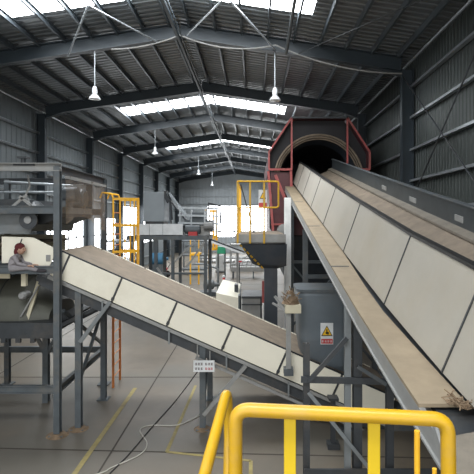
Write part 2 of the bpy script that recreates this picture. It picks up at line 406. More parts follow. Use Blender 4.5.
for y in (FY+.06, BY-.06): MB().bar(Pt(-.9, y, .95), Pt(XE-.1, y, .95), .05, .06, (sa, 0, cc)).build('lower_rail', 'lsteel', t)
MB().bar(Pt(-4.25, FY+.04, -.012), Pt(XE, FY+.04, -.012), .05, .03, (sa, 0, cc)).build('top_edging', 'black', t)
mb = MB()
mb.bar(Pt(-4.3, (FY+BY)/2, .035), Pt(XE, (FY+BY)/2, .035), BY-FY-.08, .03, (sa, 0, cc))
mb.build('conveyor_belt', 'belt', t)
mb = MB().bar(Pt(-4.5, (FY+BY)/2, .77), Pt(XE, (FY+BY)/2, .77), BY-FY-.35, .16, (sa, 0, cc)).build('return_belt', 'dark', t)
mb = MB()
for i in range(14):
    x = -4.1+i*.53; p = Vector(Pt(x, FY+.1, .8)); q = Vector(Pt(x, BY-.1, .8)); mb.tube([p, q], .04, 8)
mb.build('return_rollers', 'steel', t, smooth=True)
for x in (-3.05, -1.6, -.35, 1.0): 
    MB().bar(Pt(x, FY-.01, .62), Vector(Pt(x, FY-.01, .62))+Vector((0, 0, -.3)), .035, .03, (0, 1, 0)).build('roller_bracket', 'steel2', t)
# seam clamps
for x in seams[1:-1]:
    mb = MB(); a = Vector(Pt(x, FY-.015, .0)); b = Vector(Pt(x, FY-.015, .56)); mb.bar(a, b, .03, .012, (0, 1, 0)).bar(a.lerp(b, .82), a.lerp(b, .92), .06, .04, (0, 1, 0))
    mb.build('seam_clamp', 'dark', t)
# end: tail pulley guard
MB().poly([Pt(XE, FY, -.02), Pt(XE+.5, FY, .1), Pt(XE+.5, FY, .75), Pt(XE, FY, .9)], (0, BY-FY, 0)).build('tail_box', 'steel', t, .01)
# support legs
def leg_pair(x, top_n, label=None):
    for y in (FY+.12, 12.2):
        top = Pt(x, y, top_n)
        mb = MB().ibeam((x-.0, y, .0), (x, y, tz(x)-.72), .13, .13, .015, (0, 1, 0)); mb.box(x-.14, x+.14, y-.14, y+.14, 0, .025)
        mb.build('leg', 'steel', t)
leg_pair(-3.86, .6); leg_pair(-1.13, .6); leg_pair(2.05, .6)
MB().chan((-3.12, FY-.02, 2.83), (-3.78, FY-.02, 1.95), .08, .09, .012, (0, 1, 0)).build('leg_brace', 'steel2', t)
for x, dx in ((-1.13, .95), (2.05, .5)):
    y = FY+.02
    zt_ = tz(x+dx)-.72 if dx > 0 else tz(x+dx)-.8
    MB().chan((x+dx, y, zt_), (x+.03*(1 if dx > 0 else -1), y, max(.35, zt_-abs(dx)*1.15)), .08, .1, .012, (0, 1, 0)).build('leg_brace', 'lsteel', t)
MB().bar((-3.86, FY+.12, 1.0), (-3.86, 12.2, 2.4), .06, .06).build('cross_brace', 'steel', t)
MB().bar((-1.13, FY+.12, .4), (-1.13, 12.2, 1.3), .05, .05).build('cross_brace', 'steel', t)
MB().lathe((-3.86, FY+.12, 0), [(.22, .0), (.15, .03), (.1, .045)], 14).build('dirt_pile', 'dust', t)
MB().lathe((-1.13, FY+.12, 0), [(.2, .0), (.14, .03), (.08, .045)], 14).build('dirt_pile', 'dust', t)
# notice on the post
def sx(px, Y): return (px-254)*Y/475
def sz(py, Y): return 4.6-(py-220)*Y/475
NY = 10.15
t = thing('notice_board', 'small white notice board with rows of dark red characters on conveyor post', 'sign', (-1.1, NY, 1.4))
x0, x1, z0, z1 = sx(193.5, NY), sx(214.5, NY), sz(372, NY), sz(360.5, NY)
MB().box(x0, x1, NY, NY+.015, z0, z1).build('board', 'white', t, .003)
mb = MB(); mr = MB()
def glyph(mb, cx, cz, s, y, seed):
    rnd = random.Random(seed)
    for j in range(3): mb.box(cx-s/2*rnd.uniform(.6, 1), cx+s/2*rnd.uniform(.6, 1), y-.004, y, cz+(j-1)*s*.36-.1*s, cz+(j-1)*s*.36+.06*s)
    xx = cx+rnd.uniform(-.2, .2)*s; mb.box(xx-.07*s, xx+.07*s, y-.004, y, cz-s*.5, cz+s*.5)
for row in range(2):
    for colg in range(2):
        for j in range(3):
            cx = x0+.055+colg*.215+j*.06; cz = z1-.075-row*.1
            glyph(mr if (colg == 1 and row == 1) else mb, cx, cz, .052, NY, row*10+colg*3+j)
mb.build('dark_lettering', mat('dark_red_ink', (.06, .02, .02), .5), t); mr.build('red_lettering', mat('red_ink', (.5, .03, .03), .5), t)
MB().tube([(x0+.08, NY+.03, z1), (x0+.08, NY+.03, z1+.33)], .014, 6).tube([(x1-.1, NY+.03, z1), (x1-.1, NY+.03, z1+.2)], .014, 6).build('hanger', 'lsteel', t)

# ================================================================== LEFT SCREENING FRAME
t = thing('screening_tower', 'tall dark grey steel frame of posts and beams at the left carrying the screening machine', 'frame', (-6, 11.5, 0))
FX = -4.2; FL = -9.6; F0, F1 = 10.16, 13.3
for x, y in ((FX, F0), (FX, F1), (FL, F0), (FL, F1), (-6.9, F1)):
    mb = MB().ibeam((x, y, 0), (x, y, 5.74), .13, .14, .014, (0, 1, 0)).box(x-.15, x+.15, y-.15, y+.15, 0, .03); mb.build('post', 'steel', t)
mb = MB(); mb.chan((FL, F0-.02, 5.73), (FX+.07, F0-.02, 5.73), .12, .17, .016); mb.build('top_beam', 'lsteel', t)
for a, b in (((FX, F0, 5.68), (FX, F1, 5.68)), ((FL, F1, 5.68), (FX, F1, 5.68)), ((FL, F0, 5.68), (FL, F1, 5.68))):
    MB().ibeam(a, b, .13, .17, .016).build('top_beam', 'dark', t)
for z, nm, m in ((4.82, 'machine_beam', 'steel'), (3.54, 'deck_beam', 'steel'), (.98, 'lower_beam', 'steel')):
    for y in (F0, F1):
        MB().ibeam((FL, y, z), (FX, y, z), .1, .16 if z < 4 else .17, .016).build(nm, m, t)
    if z != 4.82: MB().ibeam((FX, F0, z), (FX, F1, z), .1, .15, .016).build(nm, m, t) if z < 1 else None
MB().box(FL, -4.95, F0+.06, F0+.55, 3.44, 3.46).build('walkway_deck', 'dark', t)
MB().lathe((FX, F0, 0), [(.24, .0), (.17, .03), (.12, .05)], 14).build('dirt_pile', 'dust', t)
MB().bar((-4.9, 10.9, 3.3), (-5.25, 10.9, 2.15), .06, .08).build('diagonal_brace', 'cream2', t)
MB().bar((FX, F1-.1, 1.15), (FX, F0+.3, 2.6), .07, .07).build('diagonal_brace', 'steel', t)
# dirty sheet on the right side
t = thing('plastic_sheet', 'dirty brown see-through sheet closing the right side of the tall left frame', 'sheet', (FX, 11.7, 4.9))
mb = MB(); ny, nz_ = 14, 6
vs = [(FX+.11+.02*math.sin(i*1.7)+.012*math.sin(j*2+i), 10.32+i*(2.78/ny), 4.5+j*1.07/nz_+(.2*math.sin(i*.35) if j == 0 else 0)) for i in range(ny+1) for j in range(nz_+1)]
mb.add(vs, [(i*(nz_+1)+j, i*(nz_+1)+j+1, (i+1)*(nz_+1)+j+1, (i+1)*(nz_+1)+j) for i in range(ny) for j in range(nz_)])
mb.build('sheet', 'sheet', t, smooth=True)
MB().box(FX+.1, FX+.13, 10.3, 13.1, 5.5, 5.56).build('sheet_rail', 'lsteel', t)
# screening machine on the frame
t = thing('vibrating_screen', 'grey vibrating screen trough with motors in the upper left frame', 'machine', (-7, 11.7, 4.2))
MB().box(-9.3, -4.95, 10.6, 12.9, 4.62, 4.72).build('trough', 'steel2', t)
MB().poly([(-9.3, 10.5, 4.3), (-4.95, 10.5, 4.3), (-4.8, 10.5, 4.72), (-9.3, 10.5, 4.72)], (0, .06, 0)).build('side_plate', 'steel2', t)
MB().poly([(-9.3, 12.9, 4.3), (-4.95, 12.9, 4.3), (-4.8, 12.9, 4.95), (-9.3, 12.9, 4.95)], (0, .06, 0)).build('side_plate', 'lsteel', t)
MB().bar((-5.3, 10.44, 4.9), (-5.0, 10.44, 5.15), .05, .05).bar((-4.9, 10.44, 4.92), (-5.15, 10.44, 5.12), .05, .05).box(-5.6, -4.4, 10.35, 12.9, 4.74, 4.9).build('spring_mount', 'lsteel', t)
MB().box(-9.3, -5.3, 11, 12.6, 4.9, 5.08).lathe((-5.6, 11.6, 4.9), [(.5, 0), (.35, .15), (.1, .22)], 12).build('material_layer', 'dark', t)
fl = MB().lathe((-4.9, 10.3, 4.6), [(.2, 0), (.2, .05), (.09, .06), (.09, .2)], 20, 'y').build('flywheel', 'dark', t, smooth=True)
sub(fl, MB().lathe((-4.9, 10.27, 4.6), [(.08, 0), (.08, .04)], 14, 'y'), 'hub', 'lsteel')
mo = MB().lathe((-4.9, 12.3, 5.15), [(.05, 0), (.24, .02), (.26, .1), (.26, .5), (.2, .55)], 18, 'x').build('motor', 'steel', t, smooth=True)
MB().lathe((-4.5, 11.2, 5.2), [(.16, 0), (.18, .05), (.18, .35), (.1, .38)], 18, 'x').box(-4.6, -4.36, 11.0, 11.4, 4.9, 5.05).build('motor', 'steel', t, smooth=True)
MB().poly([(-5.2, 10.7, 4.75), (-4.35, 10.7, 4.75), (-4.35, 10.7, 4.66), (-4.8, 10.7, 4.5), (-5.2, 10.7, 4.5)], (0, 2, 0)).build('discharge_chute', 'dark', t)
# pipework and stuff in the upper frame
mb = MB().tube([(-8, 12.8, 5.35), (-5, 12.8, 5.35), (-4.5, 12.8, 5.35)], .03).tube([(-5.35, 12.8, 4.95), (-5.35, 12.8, 5.7)], .04).tube([(-5.35, 12.8, 5.1), (-4.7, 12.8, 5.1)], .03).tube([(-7.4, 12.9, 4.9), (-7.4, 12.9, 5.7)], .04).tube([(-6.2, 11.8, 5.55), (-4.5, 11.8, 5.45)], .03)
mb.build('pipework', 'galv', t, smooth=True)
MB().tube([(-5.05, 10.6, 5.6), (-5.0, 10.6, 5.35), (-5.1, 10.6, 5.15), (-5.0, 10.6, 4.95)], .022, 6).build('hanging_chain', 'lsteel', t)
solo(MB().box(-5.15, -4.7, 10.15, 10.9, 5.765, 5.8).tube([(-5.0, 10.3, 5.8), (-5.0, 10.3, 5.95)], .05).box(-5.1, -4.9, 10.2, 10.4, 5.93, 5.97).box(-4.9, -4.45, 10.6, 10.8, 5.8, 5.86), 'hoist_bracket', 'dark', 'small dark hoist bracket on top of the tall left frame', 'bracket')
solo(MB().tube([(-4.75, 10.6, 5.85), (-4.75, 10.6, 9.0), (-4.9, 10.6, 9.2)], .028), 'downpipe', 'galv', 'thin vertical steel conduit above the left frame', 'pipe', smooth=True) if False else None

# horizontal feed section behind the frame
t = thing('level_conveyor', 'level cream covered conveyor inside the left frame feeding the inclined one', 'conveyor', (-7, 11, 3.6))
zt = 4.22
MB().box(-9.4, -5.55, FY, FY+.03, 3.66, zt).build('side_cover', 'cream2', t, .006)
MB().poly([(-5.5, FY, zt+.02), (-4.82, FY, zt+.0), (-4.3, FY, tz(-4.3)+.01), (-4.53, FY, 3.42), (-5.1, FY, 3.66), (-5.5, FY, 3.66)], (0, .03, 0)).build('elbow_cover', 'cream', t, .006)
MB().box(-9.4, -4.9, FY+.05, BY-.05, zt-.16, zt-.12).build('conveyor_belt', 'belt', t)
MB().box(-9.4, -5.0, BY-.03, BY, 3.66, zt).build('side_cover', 'cream2', t)
MB().box(-9.4, -4.8, FY+.03, FY+.15, 3.57, 3.65).box(-9.4, -4.8, BY-.15, BY-.03, 3.57, 3.65).build('conveyor_frame', 'dark', t)
MB().bar((-5.05, FY-.01, zt-.03), (-5.25, FY-.01, 3.66), .02, .015, (0, 1, 0)).build('panel_seam', 'dark', t)
MB().box(-4.53, -4.43, FY-.02, FY, 3.70, 3.84).build('latch_plate', 'lsteel', t, .01)
MB().box(-9.4, -5.35, FY+.05, FY+.08, 3.32, 3.46).box(-5.1, -5.0, FY+.05, FY+.15, 3.15, 3.5).build('under_panel', 'cream2', t)
# storage drum / lower machine
t = thing('machine_casing', 'rounded olive grey machine casing low inside the left frame', 'machine', (-7, 11.5, 2.2))
pr = []
for i in range(13):
    a = math.pi*i/12; pr.append((0, -math.cos(a)*1.0, math.sin(a)*.95))
A = [(-9.3, 11.8+p[1], 2.3+p[2]) for p in pr]; B = [(-5.35, 11.8+p[1], 2.3+p[2]) for p in pr]; C = [(-4.75, 11.8+p[1]*.8, 2.3+p[2]*.35) for p in pr]
MB().loft(A, B).loft(B, C).build('casing', mat('olive_grey_casing', (.10, .10, .08), .6, 0, .15, 2), t, smooth=True)
mb = MB()
for x in (-8.2, -7.0, -5.9): mb.tube([(x, 11.8+p[1]*1.01, 2.3+p[2]*1.01) for p in pr], .012, 6)
mb.build('casing_seam', 'dark', t)
mb = MB().box(-9.4, -4.35, 10.5, 13.0, 2.13, 2.3).box(-9.4, -4.4, 10.42, 10.5, 2.0, 2.34)
mb.build('base_tray', 'dark', t)
MB().bar((-4.4, 10.9, 2.2), (-3.4, 10.9, 2.7), .5, .08).build('discharge_lip', 'dark', t)
MB().bar((-4.4, 12.4, 2.1), (-3.5, 12.4, 2.55), .4, .08).build('discharge_lip', 'dark', t)
for x in (-5.25, -8.2):
    MB().ibeam((x, 12.0, 0), (x, 12.0, 2.1), .14, .14, .015, (0, 1, 0)).bar((x, 12, 1.2), (x-.45, 12, 2.05), .08, .08).bar((x, 12, 1.2), (x+.45, 12, 2.05), .08, .08).build('pedestal', 'steel', t)
for i in range(5): MB().box(-6.2+i*.32, -6.1+i*.32, 10.43, 10.5, 1.9, 2.0).build('tray_bracket', 'dark', t)
MB().lathe((-5.2, 10.6, 2.9), [(.06, 0), (.09, .05), (.09, .3), (.05, .34)], 12, 'y').bar((-5.3, 10.8, 2.4), (-4.9, 10.8, 3.1), .03, .03).build('valve', 'lsteel', t)

# ladder with a safety cage (nearest)
def cage_ladder(x, y, ztop, zcage, w, d, label, m1, m2, hoops, name='caged_ladder', zfoot=0, k=1):
    t = thing(name, label, 'ladder', (x, y, 0))
    ra, rb = (x, y-w/2), (x, y+w/2)
    for q in (ra, rb):
        MB().tube([(q[0], q[1], zcage), (q[0], q[1], ztop), (q[0]-.05, q[1], ztop+.12), (q[0]-.3, q[1], ztop+.15), (q[0]-.36, q[1], ztop)], .026, 8).build('grab_rail', m1, t, smooth=True)
        MB().bar((q[0], q[1], zfoot), (q[0], q[1], zcage), .06*k, .03*k).build('stile', m2, t)
    mb = MB(); z = zfoot+.3
    while z < ztop-.2: mb.tube([(x, ra[1], z), (x, rb[1], z)], .014, 6); z += .3
    mb.build('rungs', m2, t)
    for i in range(hoops):
        z = zcage+(ztop-.02-zcage)*i/(hoops-1)
        h = [(x+d*math.sin(math.pi*j/12)*.5*(1)+(d*.5)*math.sin(math.pi*j/12), y-w/2*math.cos(math.pi*j/12)*1.0, z) for j in range(13)]
        mb = MB()
        for a, b in zip(h, h[1:]): mb.bar(a, b, .015, .07*k)
        mb.build('cage_hoop', m1, t)
    for j in (2, 4, 6, 8, 10):
        a = math.pi*j/12; px, py = x+d*math.sin(a), y-w/2*math.cos(a)
        MB().bar((px, py, zcage-.04), (px, py, ztop+.02), .035*k, .02*k).build('cage_strap', m1, t)
    return t
cage_ladder(-3.86, 13.35, 5.2, 3.0, .66, .62, 'bright orange-yellow caged ladder rising beside the tall left frame', 'orange', 'orange2', 4)
# person on the walkway
t = None
def skin_mesh(name, verts, edges, radii, m, parent=None, lvl=2):
    me = bpy.data.meshes.new(name); me.from_pydata(verts, edges, []); o = bpy.data.objects.new(name, me); COL.objects.link(o)
    md = o.modifiers.new('skin', 'SKIN'); md.use_smooth_shade = True
    for i, r in enumerate(radii):
        me.skin_vertices[0].data[i].radius = (r, r) if not isinstance(r, tuple) else r
    me.skin_vertices[0].data[0].use_root = True
    sb = o.modifiers.new('sub', 'SUBSURF'); sb.levels = lvl; sb.render_levels = lvl
    me.materials.append(M[m])
    if parent: o.parent = parent; o.location = -Vector(parent['_base'])
    return o
px_, py_, pz_ = -5.22, 10.42-.2, 3.47
def pv(x, y, z): return (px_+x, py_+y, pz_+z)
t = thing('person', 'person in dark red headwear and grey top crouching forward on the left walkway', 'person', (px_, py_, pz_))
# body: pelvis, spine, neck, arms, legs in one surface
V = [pv(0, 0, .1), pv(.05, 0, .25), pv(.12, 0, .36), pv(.17, -.01, .40),
     pv(.13, -.12, .34), pv(.22, -.15, .2), pv(.40, -.13, .16), pv(.12, .12, .34), pv(.2, .15, .2), pv(.40, .1, .17),
     pv(.04, -.07, .09), pv(.38, -.09, .12), pv(.62, -.09, .06), pv(.04, .07, .09), pv(.38, .09, .12), pv(.62, .09, .06)]
E = [(0, 1), (1, 2), (2, 3), (2, 4), (4, 5), (5, 6), (2, 7), (7, 8), (8, 9), (0, 10), (10, 11), (11, 12), (0, 13), (13, 14), (14, 15)]
Rr = [.11, .11, .09, .045, .055, .045, .03, .055, .045, .03, .08, .06, .045, .08, .06, .045]
skin_mesh('body', V, E, Rr, 'grey_cloth', t)
hc = Vector(pv(.21, -.01, .50))
def ell(mb, c, r, n=16, k=10, sq=None):
    mb.lathe((0, 0, 0), [(0, 0)], n) if False else None
    vs = []; 
    for i in range(k+1):
        th = math.pi*i/k
        for j in range(n):
            ph = 2*math.pi*j/n; vs.append((c[0]+r[0]*math.sin(th)*math.cos(ph), c[1]+r[1]*math.sin(th)*math.sin(ph), c[2]-r[2]*math.cos(th)))
    fs = [(i*n+j, i*n+(j+1) % n, (i+1)*n+(j+1) % n, (i+1)*n+j) for i in range(k) for j in range(n)]
    return mb.add(vs, fs)
hd = MB(); ell(hd, hc, (.09, .075, .11)); ell(hd, hc+Vector((.092, -.01, -.01)), (.02, .015, .025)); ell(hd, hc+Vector((.05, -.07, -.04)), (.03, .02, .03)); ell(hd, hc+Vector((0, -.078, -.01)), (.02, .012, .03))
h = hd.build('head', 'skin', t, smooth=True)
mb = MB(); ell(mb, hc+Vector((.075, -.045, .01)), (.012, .012, .008)); ell(mb, hc+Vector((.08, .03, .01)), (.012, .012, .008)); ell(mb, hc+Vector((.085, -.01, -.055)), (.012, .022, .006))
sub(h, mb, 'eyes_and_mouth', 'dcloth')
mb = MB(); ell(mb, hc+Vector((-.025, .0, .045)), (.105, .09, .095)); ell(mb, hc+Vector((-.09, -.01, -.05)), (.05, .07, .09))
mb.build('headscarf', 'hair', t, smooth=True)
for s_, yy in ((0, -.13), (1, .1)):
    mb = MB(); b0 = Vector(pv(.40, yy, .16)); ell(mb, b0+Vector((.05, 0, -.005)), (.05, .035, .018))
    for f, (dy, ln) in enumerate(((-.027, .055), (-.009, .07), (.009, .065), (.027, .05))):
        p = b0+Vector((.085, dy, 0)); mb.tube([p, p+Vector((ln*.5, 0, -.006)), p+Vector((ln*.9, 0, -.03))], .009, 6)
    mb.tube([b0+Vector((.04, -.03, 0)), b0+Vector((.08, -.055, -.01))], .01, 6)
    mb.build('hand', 'skin', t, smooth=True)
for yy in (-.09, .09):
    mb = MB(); ell(mb, pv(.68, yy, .05), (.12, .045, .045)); mb.build('shoe', 'dcloth', t, smooth=True)

# ================================================================== RIGHT HAND FEED CONVEYOR RISING TO THE DRUM
prof = [(2.6, 3.98), (4.21, 4.165), (5.98, 4.42), (9.26, 5.0), (14.0, 5.87), (20.5, 7.09)]
def zt2(y):
    for (a, za), (b, zb_) in zip(prof, prof[1:]):
        if y <= b: return za+(zb_-za)*(y-a)/(b-a)
    return prof[-1][1]
ys = [2.6, 3.3, 4.21, 5.0, 5.98, 7.0, 8.0, 9.26, 11, 12.6, 14.0, 16, 18, 20.5]
t = thing('drum_feed_conveyor', 'huge dust covered conveyor with off-white side covers rising on the right into the drum', 'conveyor', (2.5, 11, 0))
XT, XB, XG = 1.95, 1.68, 3.35
def strip(mb, ya, yb, pf):
    """loft of closed section pf(y) -> list of (x,z)"""
    yy = [ya]+[y for y in ys if ya < y < yb]+[yb]
    for a, b in zip(yy, yy[1:]):
        mb.loft([(x, a, z) for x, z in pf(a)], [(x, b, z) for x, z in pf(b)])
    return mb
def hgt(y): return .93 if y < 9 else .93-(y-9)*.006
def cover_quad(y0, y1, m):
    # a seam is square to the slope: the bottom lies a little further away
    mb = MB(); yy = [y0]+[y for y in ys if y0 < y < y1]+[y1]; g = .012
    yy[0] += g; yy[-1] -= g
    def ring(y):
        zt_ = zt2(y); sh = .22; yb_ = y+sh
        return [(XT, y, zt_), (XB, yb_, zt2(yb_)-hgt(y)), (XB+.03, yb_, zt2(yb_)-hgt(y)), (XT+.03, y, zt_)]
    for a, b in zip(yy, yy[1:]): mb.loft(ring(a), ring(b))
    return mb.build('side_cover', m, t)
for a, b in ((2.6, 4.02), (4.02, 5.9), (5.9, 8.7), (8.7, 11.3), (11.3, 13.8), (13.8, 16.2), (16.2, 18.4), (18.4, 20.3)): cover_quad(a, b, 'panel')
for y in (4.02, 5.9, 8.7, 11.3, 13.8, 16.2, 18.4):
    MB().bar((XT-.004, y, zt2(y)), (XB-.004, y+.22, zt2(y+.22)-.93+(.0 if y < 9 else (y-9)*.006)), .02, .012, (1, 0, 0)).build('seam_strip', 'dark', t)
mb = strip(MB(), 2.6, 20.5, lambda y: [(XT-.015, zt2(y)), (XT+.07, zt2(y)), (XT+.07, zt2(y)+.035), (XT-.015, zt2(y)+.035)]); mb.build('rubber_edging', 'black2', t)
mb = strip(MB(), 2.6, 20.5, lambda y: [(XT+.07, zt2(y)-.40), (2.3, zt2(y)-.50), (2.9, zt2(y)-.50), (XG-.12, zt2(y)-.34), (XG-.12, zt2(y)-.38), (2.9, zt2(y)-.54), (2.3, zt2(y)-.54), (XT+.07, zt2(y)-.44)]); mb.build('conveyor_belt', 'belt', t)
mb = strip(MB(), 2.6, 20.5, lambda y: [(XG-.16, zt2(y)-.33), (XG, zt2(y)-.28), (XG, zt2(y)-.24), (XG-.16, zt2(y)-.29)]); mb.build('belt_skirt', 'dusty', t)
mb = strip(MB(), 2.6, 20.4, lambda y: [(XG, zt2(y)-.55), (XG+.04, zt2(y)-.55), (XG+.04, zt2(y)+.13), (XG, zt2(y)+.13)]); mb.build('far_side_guard', 'guard', t)
mb = strip(MB(), 2.6, 20.4, lambda y: [(XG-.03, zt2(y)+.13), (XG+.07, zt2(y)+.13), (XG+.07, zt2(y)+.16), (XG-.03, zt2(y)+.16)]); mb.build('guard_capping', 'steel', t)
for y0_, y1_ in ((6.4, 6.7), (7.6, 7.9), (9.8, 10.2), (12, 12.4)):
    mb = strip(MB(), y0_, y1_, lambda y: [(XG-.015, zt2(y)-.16), (XG, zt2(y)-.16), (XG, zt2(y)-.06), (XG-.015, zt2(y)-.06)]); mb.build('guard_plate', 'lsteel', t)
# dusty ledge
def zf(y): return zt2(y+.2)-1.0
def ledge(y): return 1.70-.09*max(0, 1-abs(y-6.4)/2.6)
mb = strip(MB(), 3.78, 20.4, lambda y: [(1.31, zf(y)), (ledge(y), zf(y)), (ledge(y), zf(y)-.03), (1.31, zf(y)-.03)]); mb.build('dusty_ledge', 'flange', t)
for y in (8.0, 11.5, 15.5): mb = strip(MB(), y, y+.04, lambda y: [(1.30, zf(y)+.006), (1.60, zf(y)+.006), (1.60, zf(y)+.001), (1.30, zf(y)+.001)]); mb.build('ledge_joint', 'dark', t)
mb = strip(MB(), 3.3, 20.4, lambda y: [(1.31, zf(y)-.035), (1.36, zf(y)-.035), (1.36, zf(y)-.20), (1.31, zf(y)-.20)])
strip(mb, 3.3, 20.4, lambda y: [(1.29, zf(y)-.20), (1.42, zf(y)-.20), (1.42, zf(y)-.22), (1.29, zf(y)-.22)]); mb.build('side_girder', 'lsteel', t)
mb = strip(MB(), 3.3, 20.4, lambda y: [(3.1, zf(y)-.05), (3.3, zf(y)-.05), (3.3, zf(y)-.3), (3.1, zf(y)-.3)])
strip(mb, 3.3, 20.4, lambda y: [(1.45, zf(y)-.06), (3.1, zf(y)-.06), (3.1, zf(y)-.1), (1.45, zf(y)-.1)]); mb.build('under_pan', 'dark', t)
mb = MB()
for i in range(14):
    y = 3.9+i*1.2; mb.tube([(1.40, y, zf(y)-.18), (3.1, y, zf(y)-.18)], .05, 8)
mb.build('return_rollers', 'dark', t, smooth=True)
# tail section towards the viewer, lower right
mb = MB(); mb.loft([(1.26, 3.2, 3.13), (1.9, 3.3, 3.2), (1.9, 3.3, 3.1), (1.26, 3.2, 3.05)], [(1.15, 2.1, 2.9), (2.1, 2.1, 3.05), (2.1, 2.1, 2.9), (1.15, 2.1, 2.8)])
mb.build('tail_hood', 'dusty', t)
mb = MB(); mb.bar((1.1, 3.4, 2.75), (1.05, 2.2, 2.45), .28, .04); mb.build('tail_tray', 'steel', t)
mb = MB(); mb.tube([(1.35, 3.1, 3.06), (1.5, 2.6, 3.06), (1.75, 2.45, 3.12)], .02, 6).bar((1.33, 3.55, 3.1), (1.3, 3.25, 2.95), .02, .1)
mb.build('tail_pipe', 'lsteel', t)
mb = MB(); rnd = random.Random(3)
for i in range(70):
    x = 1.62+rnd.gauss(0, .05); y = 3.72+rnd.gauss(0, .05); z = 3.14+abs(rnd.gauss(0, .02)); a = rnd.uniform(0, 6.3)
    mb.bar((x, y, z), (x+.07*math.cos(a), y+.07*math.sin(a), z+rnd.uniform(-.01, .05)), .008, .008)
solo(mb, 'dry_debris', 'dust', 'tuft of dry waste fibres caught at the lower end of the dusty ledge', 'debris')
# trestle under the near end
tt = thing('support_trestle', 'dark grey steel trestle of posts and diagonals under the right conveyor', 'trestle', (1.6, 6.75, 0))
Y = 6.75
def post(x, y, z1, m='steel', w=.1, nm='post'):
    mb = MB().ibeam((x, y, 0), (x, y, z1), w, w, .014, (0, 1, 0)).box(x-.12, x+.12, y-.12, y+.12, 0, .02); return mb.build(nm, m, tt)
post(.745, Y, 2.85, 'dark', .09); post(1.325, Y-.02, zf(Y)-.21, 'steel2', .085); post(1.36, Y, zf(Y)-.28, 'lsteel', .07) if False else None
post(1.47, Y+.02, zf(Y)-.24, 'dark', .12); post(1.94, Y+.05, 2.9, 'dark', .1); post(3.1, Y, zf(Y)-.3, 'dark', .12)
BI = 0
for a, b, m, w in (((.66, Y, 2.36), (3.1, Y, 2.3), 'dark', .09), ((.76, Y, 2.34), (1.30, Y, 2.95), 'dark', .06), ((.76, Y, 2.2), (1.8, Y, .9), 'steel2', .05),
                   ((1.45, Y, 3.1), (1.9, Y, 2.45), 'steel', .06), ((1.45, Y, 2.55), (1.85, Y, 2.3), 'steel', .05), ((.7, Y, 1.1), (3.1, Y, 1.1), 'dark', .08)):
    OFF = .075+.035*(BI % 3); BI += 1
    MB().bar(Vector(a)+Vector((0, -OFF, 0)), Vector(b)+Vector((0, -OFF, 0)), w, .03, (0, 1, 0)).build('brace', m, tt)
for yy in (12.6, 17.0):
    tr = thing('support_trestle', 'grey steel trestle under the right conveyor, '+('behind the grey chute' if yy < 15 else 'closest to the drum'), 'trestle', (2, yy, 0))
    for x in (1.36, 3.2):
        MB().ibeam((x, yy, 0), (x, yy, zf(yy)-.3), .13, .13, .015, (0, 1, 0)).box(x-.15, x+.15, yy-.15, yy+.15, 0, .02).build('post', 'steel', tr)
    MB().bar((1.36, yy, .8), (3.2, yy, 3.0), .07, .07, (0, 1, 0)).build('brace', 'steel', tr)
    MB().bar((3.2, yy, .8), (1.36, yy, 3.0), .07, .07, (0, 1, 0)).build('brace', 'steel', tr)
    MB().bar((1.3, yy, 3.1), (3.2, yy, 3.1), .1, .1, (0, 1, 0)).build('cross_beam', 'steel', tr)
# small steel foot under the beams
solo(MB().box(1.48, 1.72, 9.5, 9.74, 0, .1).ibeam((1.6, 9.62, .1), (1.6, 9.62, 1.0), .09, .09, .012).box(1.5, 1.7, 9.5, 9.74, .98, 1.02), 'pedestal_foot', 'dark', 'short dark steel pedestal on a square foot under the chute', 'pedestal')

# grey chute with the warning sign
t = thing('chute_hopper', 'blue-grey rounded steel chute with a warning sign under the right conveyor', 'chute', (1.55, 11, 0))
def rr(cx, cy, hx, hy, r, z, n=5):
    out = []
    for (sx_, sy_, a0) in ((1, 1, 0), (-1, 1, 90), (-1, -1, 180), (1, -1, 270)):
        for i in range(n+1):
            a = R(a0+90*i/n); out.append((cx+sx_*(hx-r)+r*math.cos(a), cy+sy_*(hy-r)+r*math.sin(a), z))
    return out
mb = MB(); cx, cy = 1.58, 11.3
L = [rr(cx-.02, cy-.1, .55, .55, .18, 3.0), rr(cx-.02, cy-.1, .57, .57, .2, 2.9), rr(cx, cy-.1, .56, .56, .2, 1.9), rr(cx+.03, cy-.1, .5, .5, .18, 1.3), rr(cx+.1, cy, .36, .36, .12, .72)]
for a, b in zip(L, L[1:]): mb.loft(a, b, False)
n_ = len(L[0]); mb.add(L[0], [tuple(range(n_))]); mb.add(L[-1], [tuple(range(n_))])
mb.build('chute_body', 'machine', t, smooth=True)
MB().loft(rr(cx-.02, cy-.1, .6, .6, .2, 2.98), rr(cx-.02, cy-.1, .6, .6, .2, 3.04)).build('top_flange', 'steel', t)
mb = MB()
for x in (cx-.3, cx+.45): mb.ibeam((x, 11.6, 0), (x, 11.6, 1.6), .09, .09, .012, (0, 1, 0))
mb.build('leg', 'steel', t)
t = thing('warning_sign', 'white warning sign with a yellow triangle and red strip on the blue-grey chute', 'sign', (1.5, 10.6, 2.0))
SY = 10.605
x0, x1, z0, z1 = sx(320.5, SY), sx(333.3, SY), sz(344.5, SY), sz(323, SY)
MB().box(x0, x1, SY, SY+.012, z0, z1).build('board', 'white', t, .003)
cxs = (x0+x1)/2; czs = z0+(z1-z0)*.62; s_ = .115
def tri(s, y, dz=0): return [(cxs-s, y, czs-s*.85+dz), (cxs+s, y, czs-s*.85+dz), (cxs, y, czs+s*1.0+dz)]
MB().poly(tri(s_*1.12, SY-.003), (0, .003, 0)).build('triangle_border', 'black2', t)
MB().poly(tri(s_*.88, SY-.006, -.002), (0, .003, 0)).build('triangle', 'syel', t)
mb = MB(); mb.box(cxs-.03, cxs+.035, SY-.009, SY-.006, czs-.06, czs-.02).box(cxs-.015, cxs+.01, SY-.009, SY-.006, czs-.02, czs+.045)
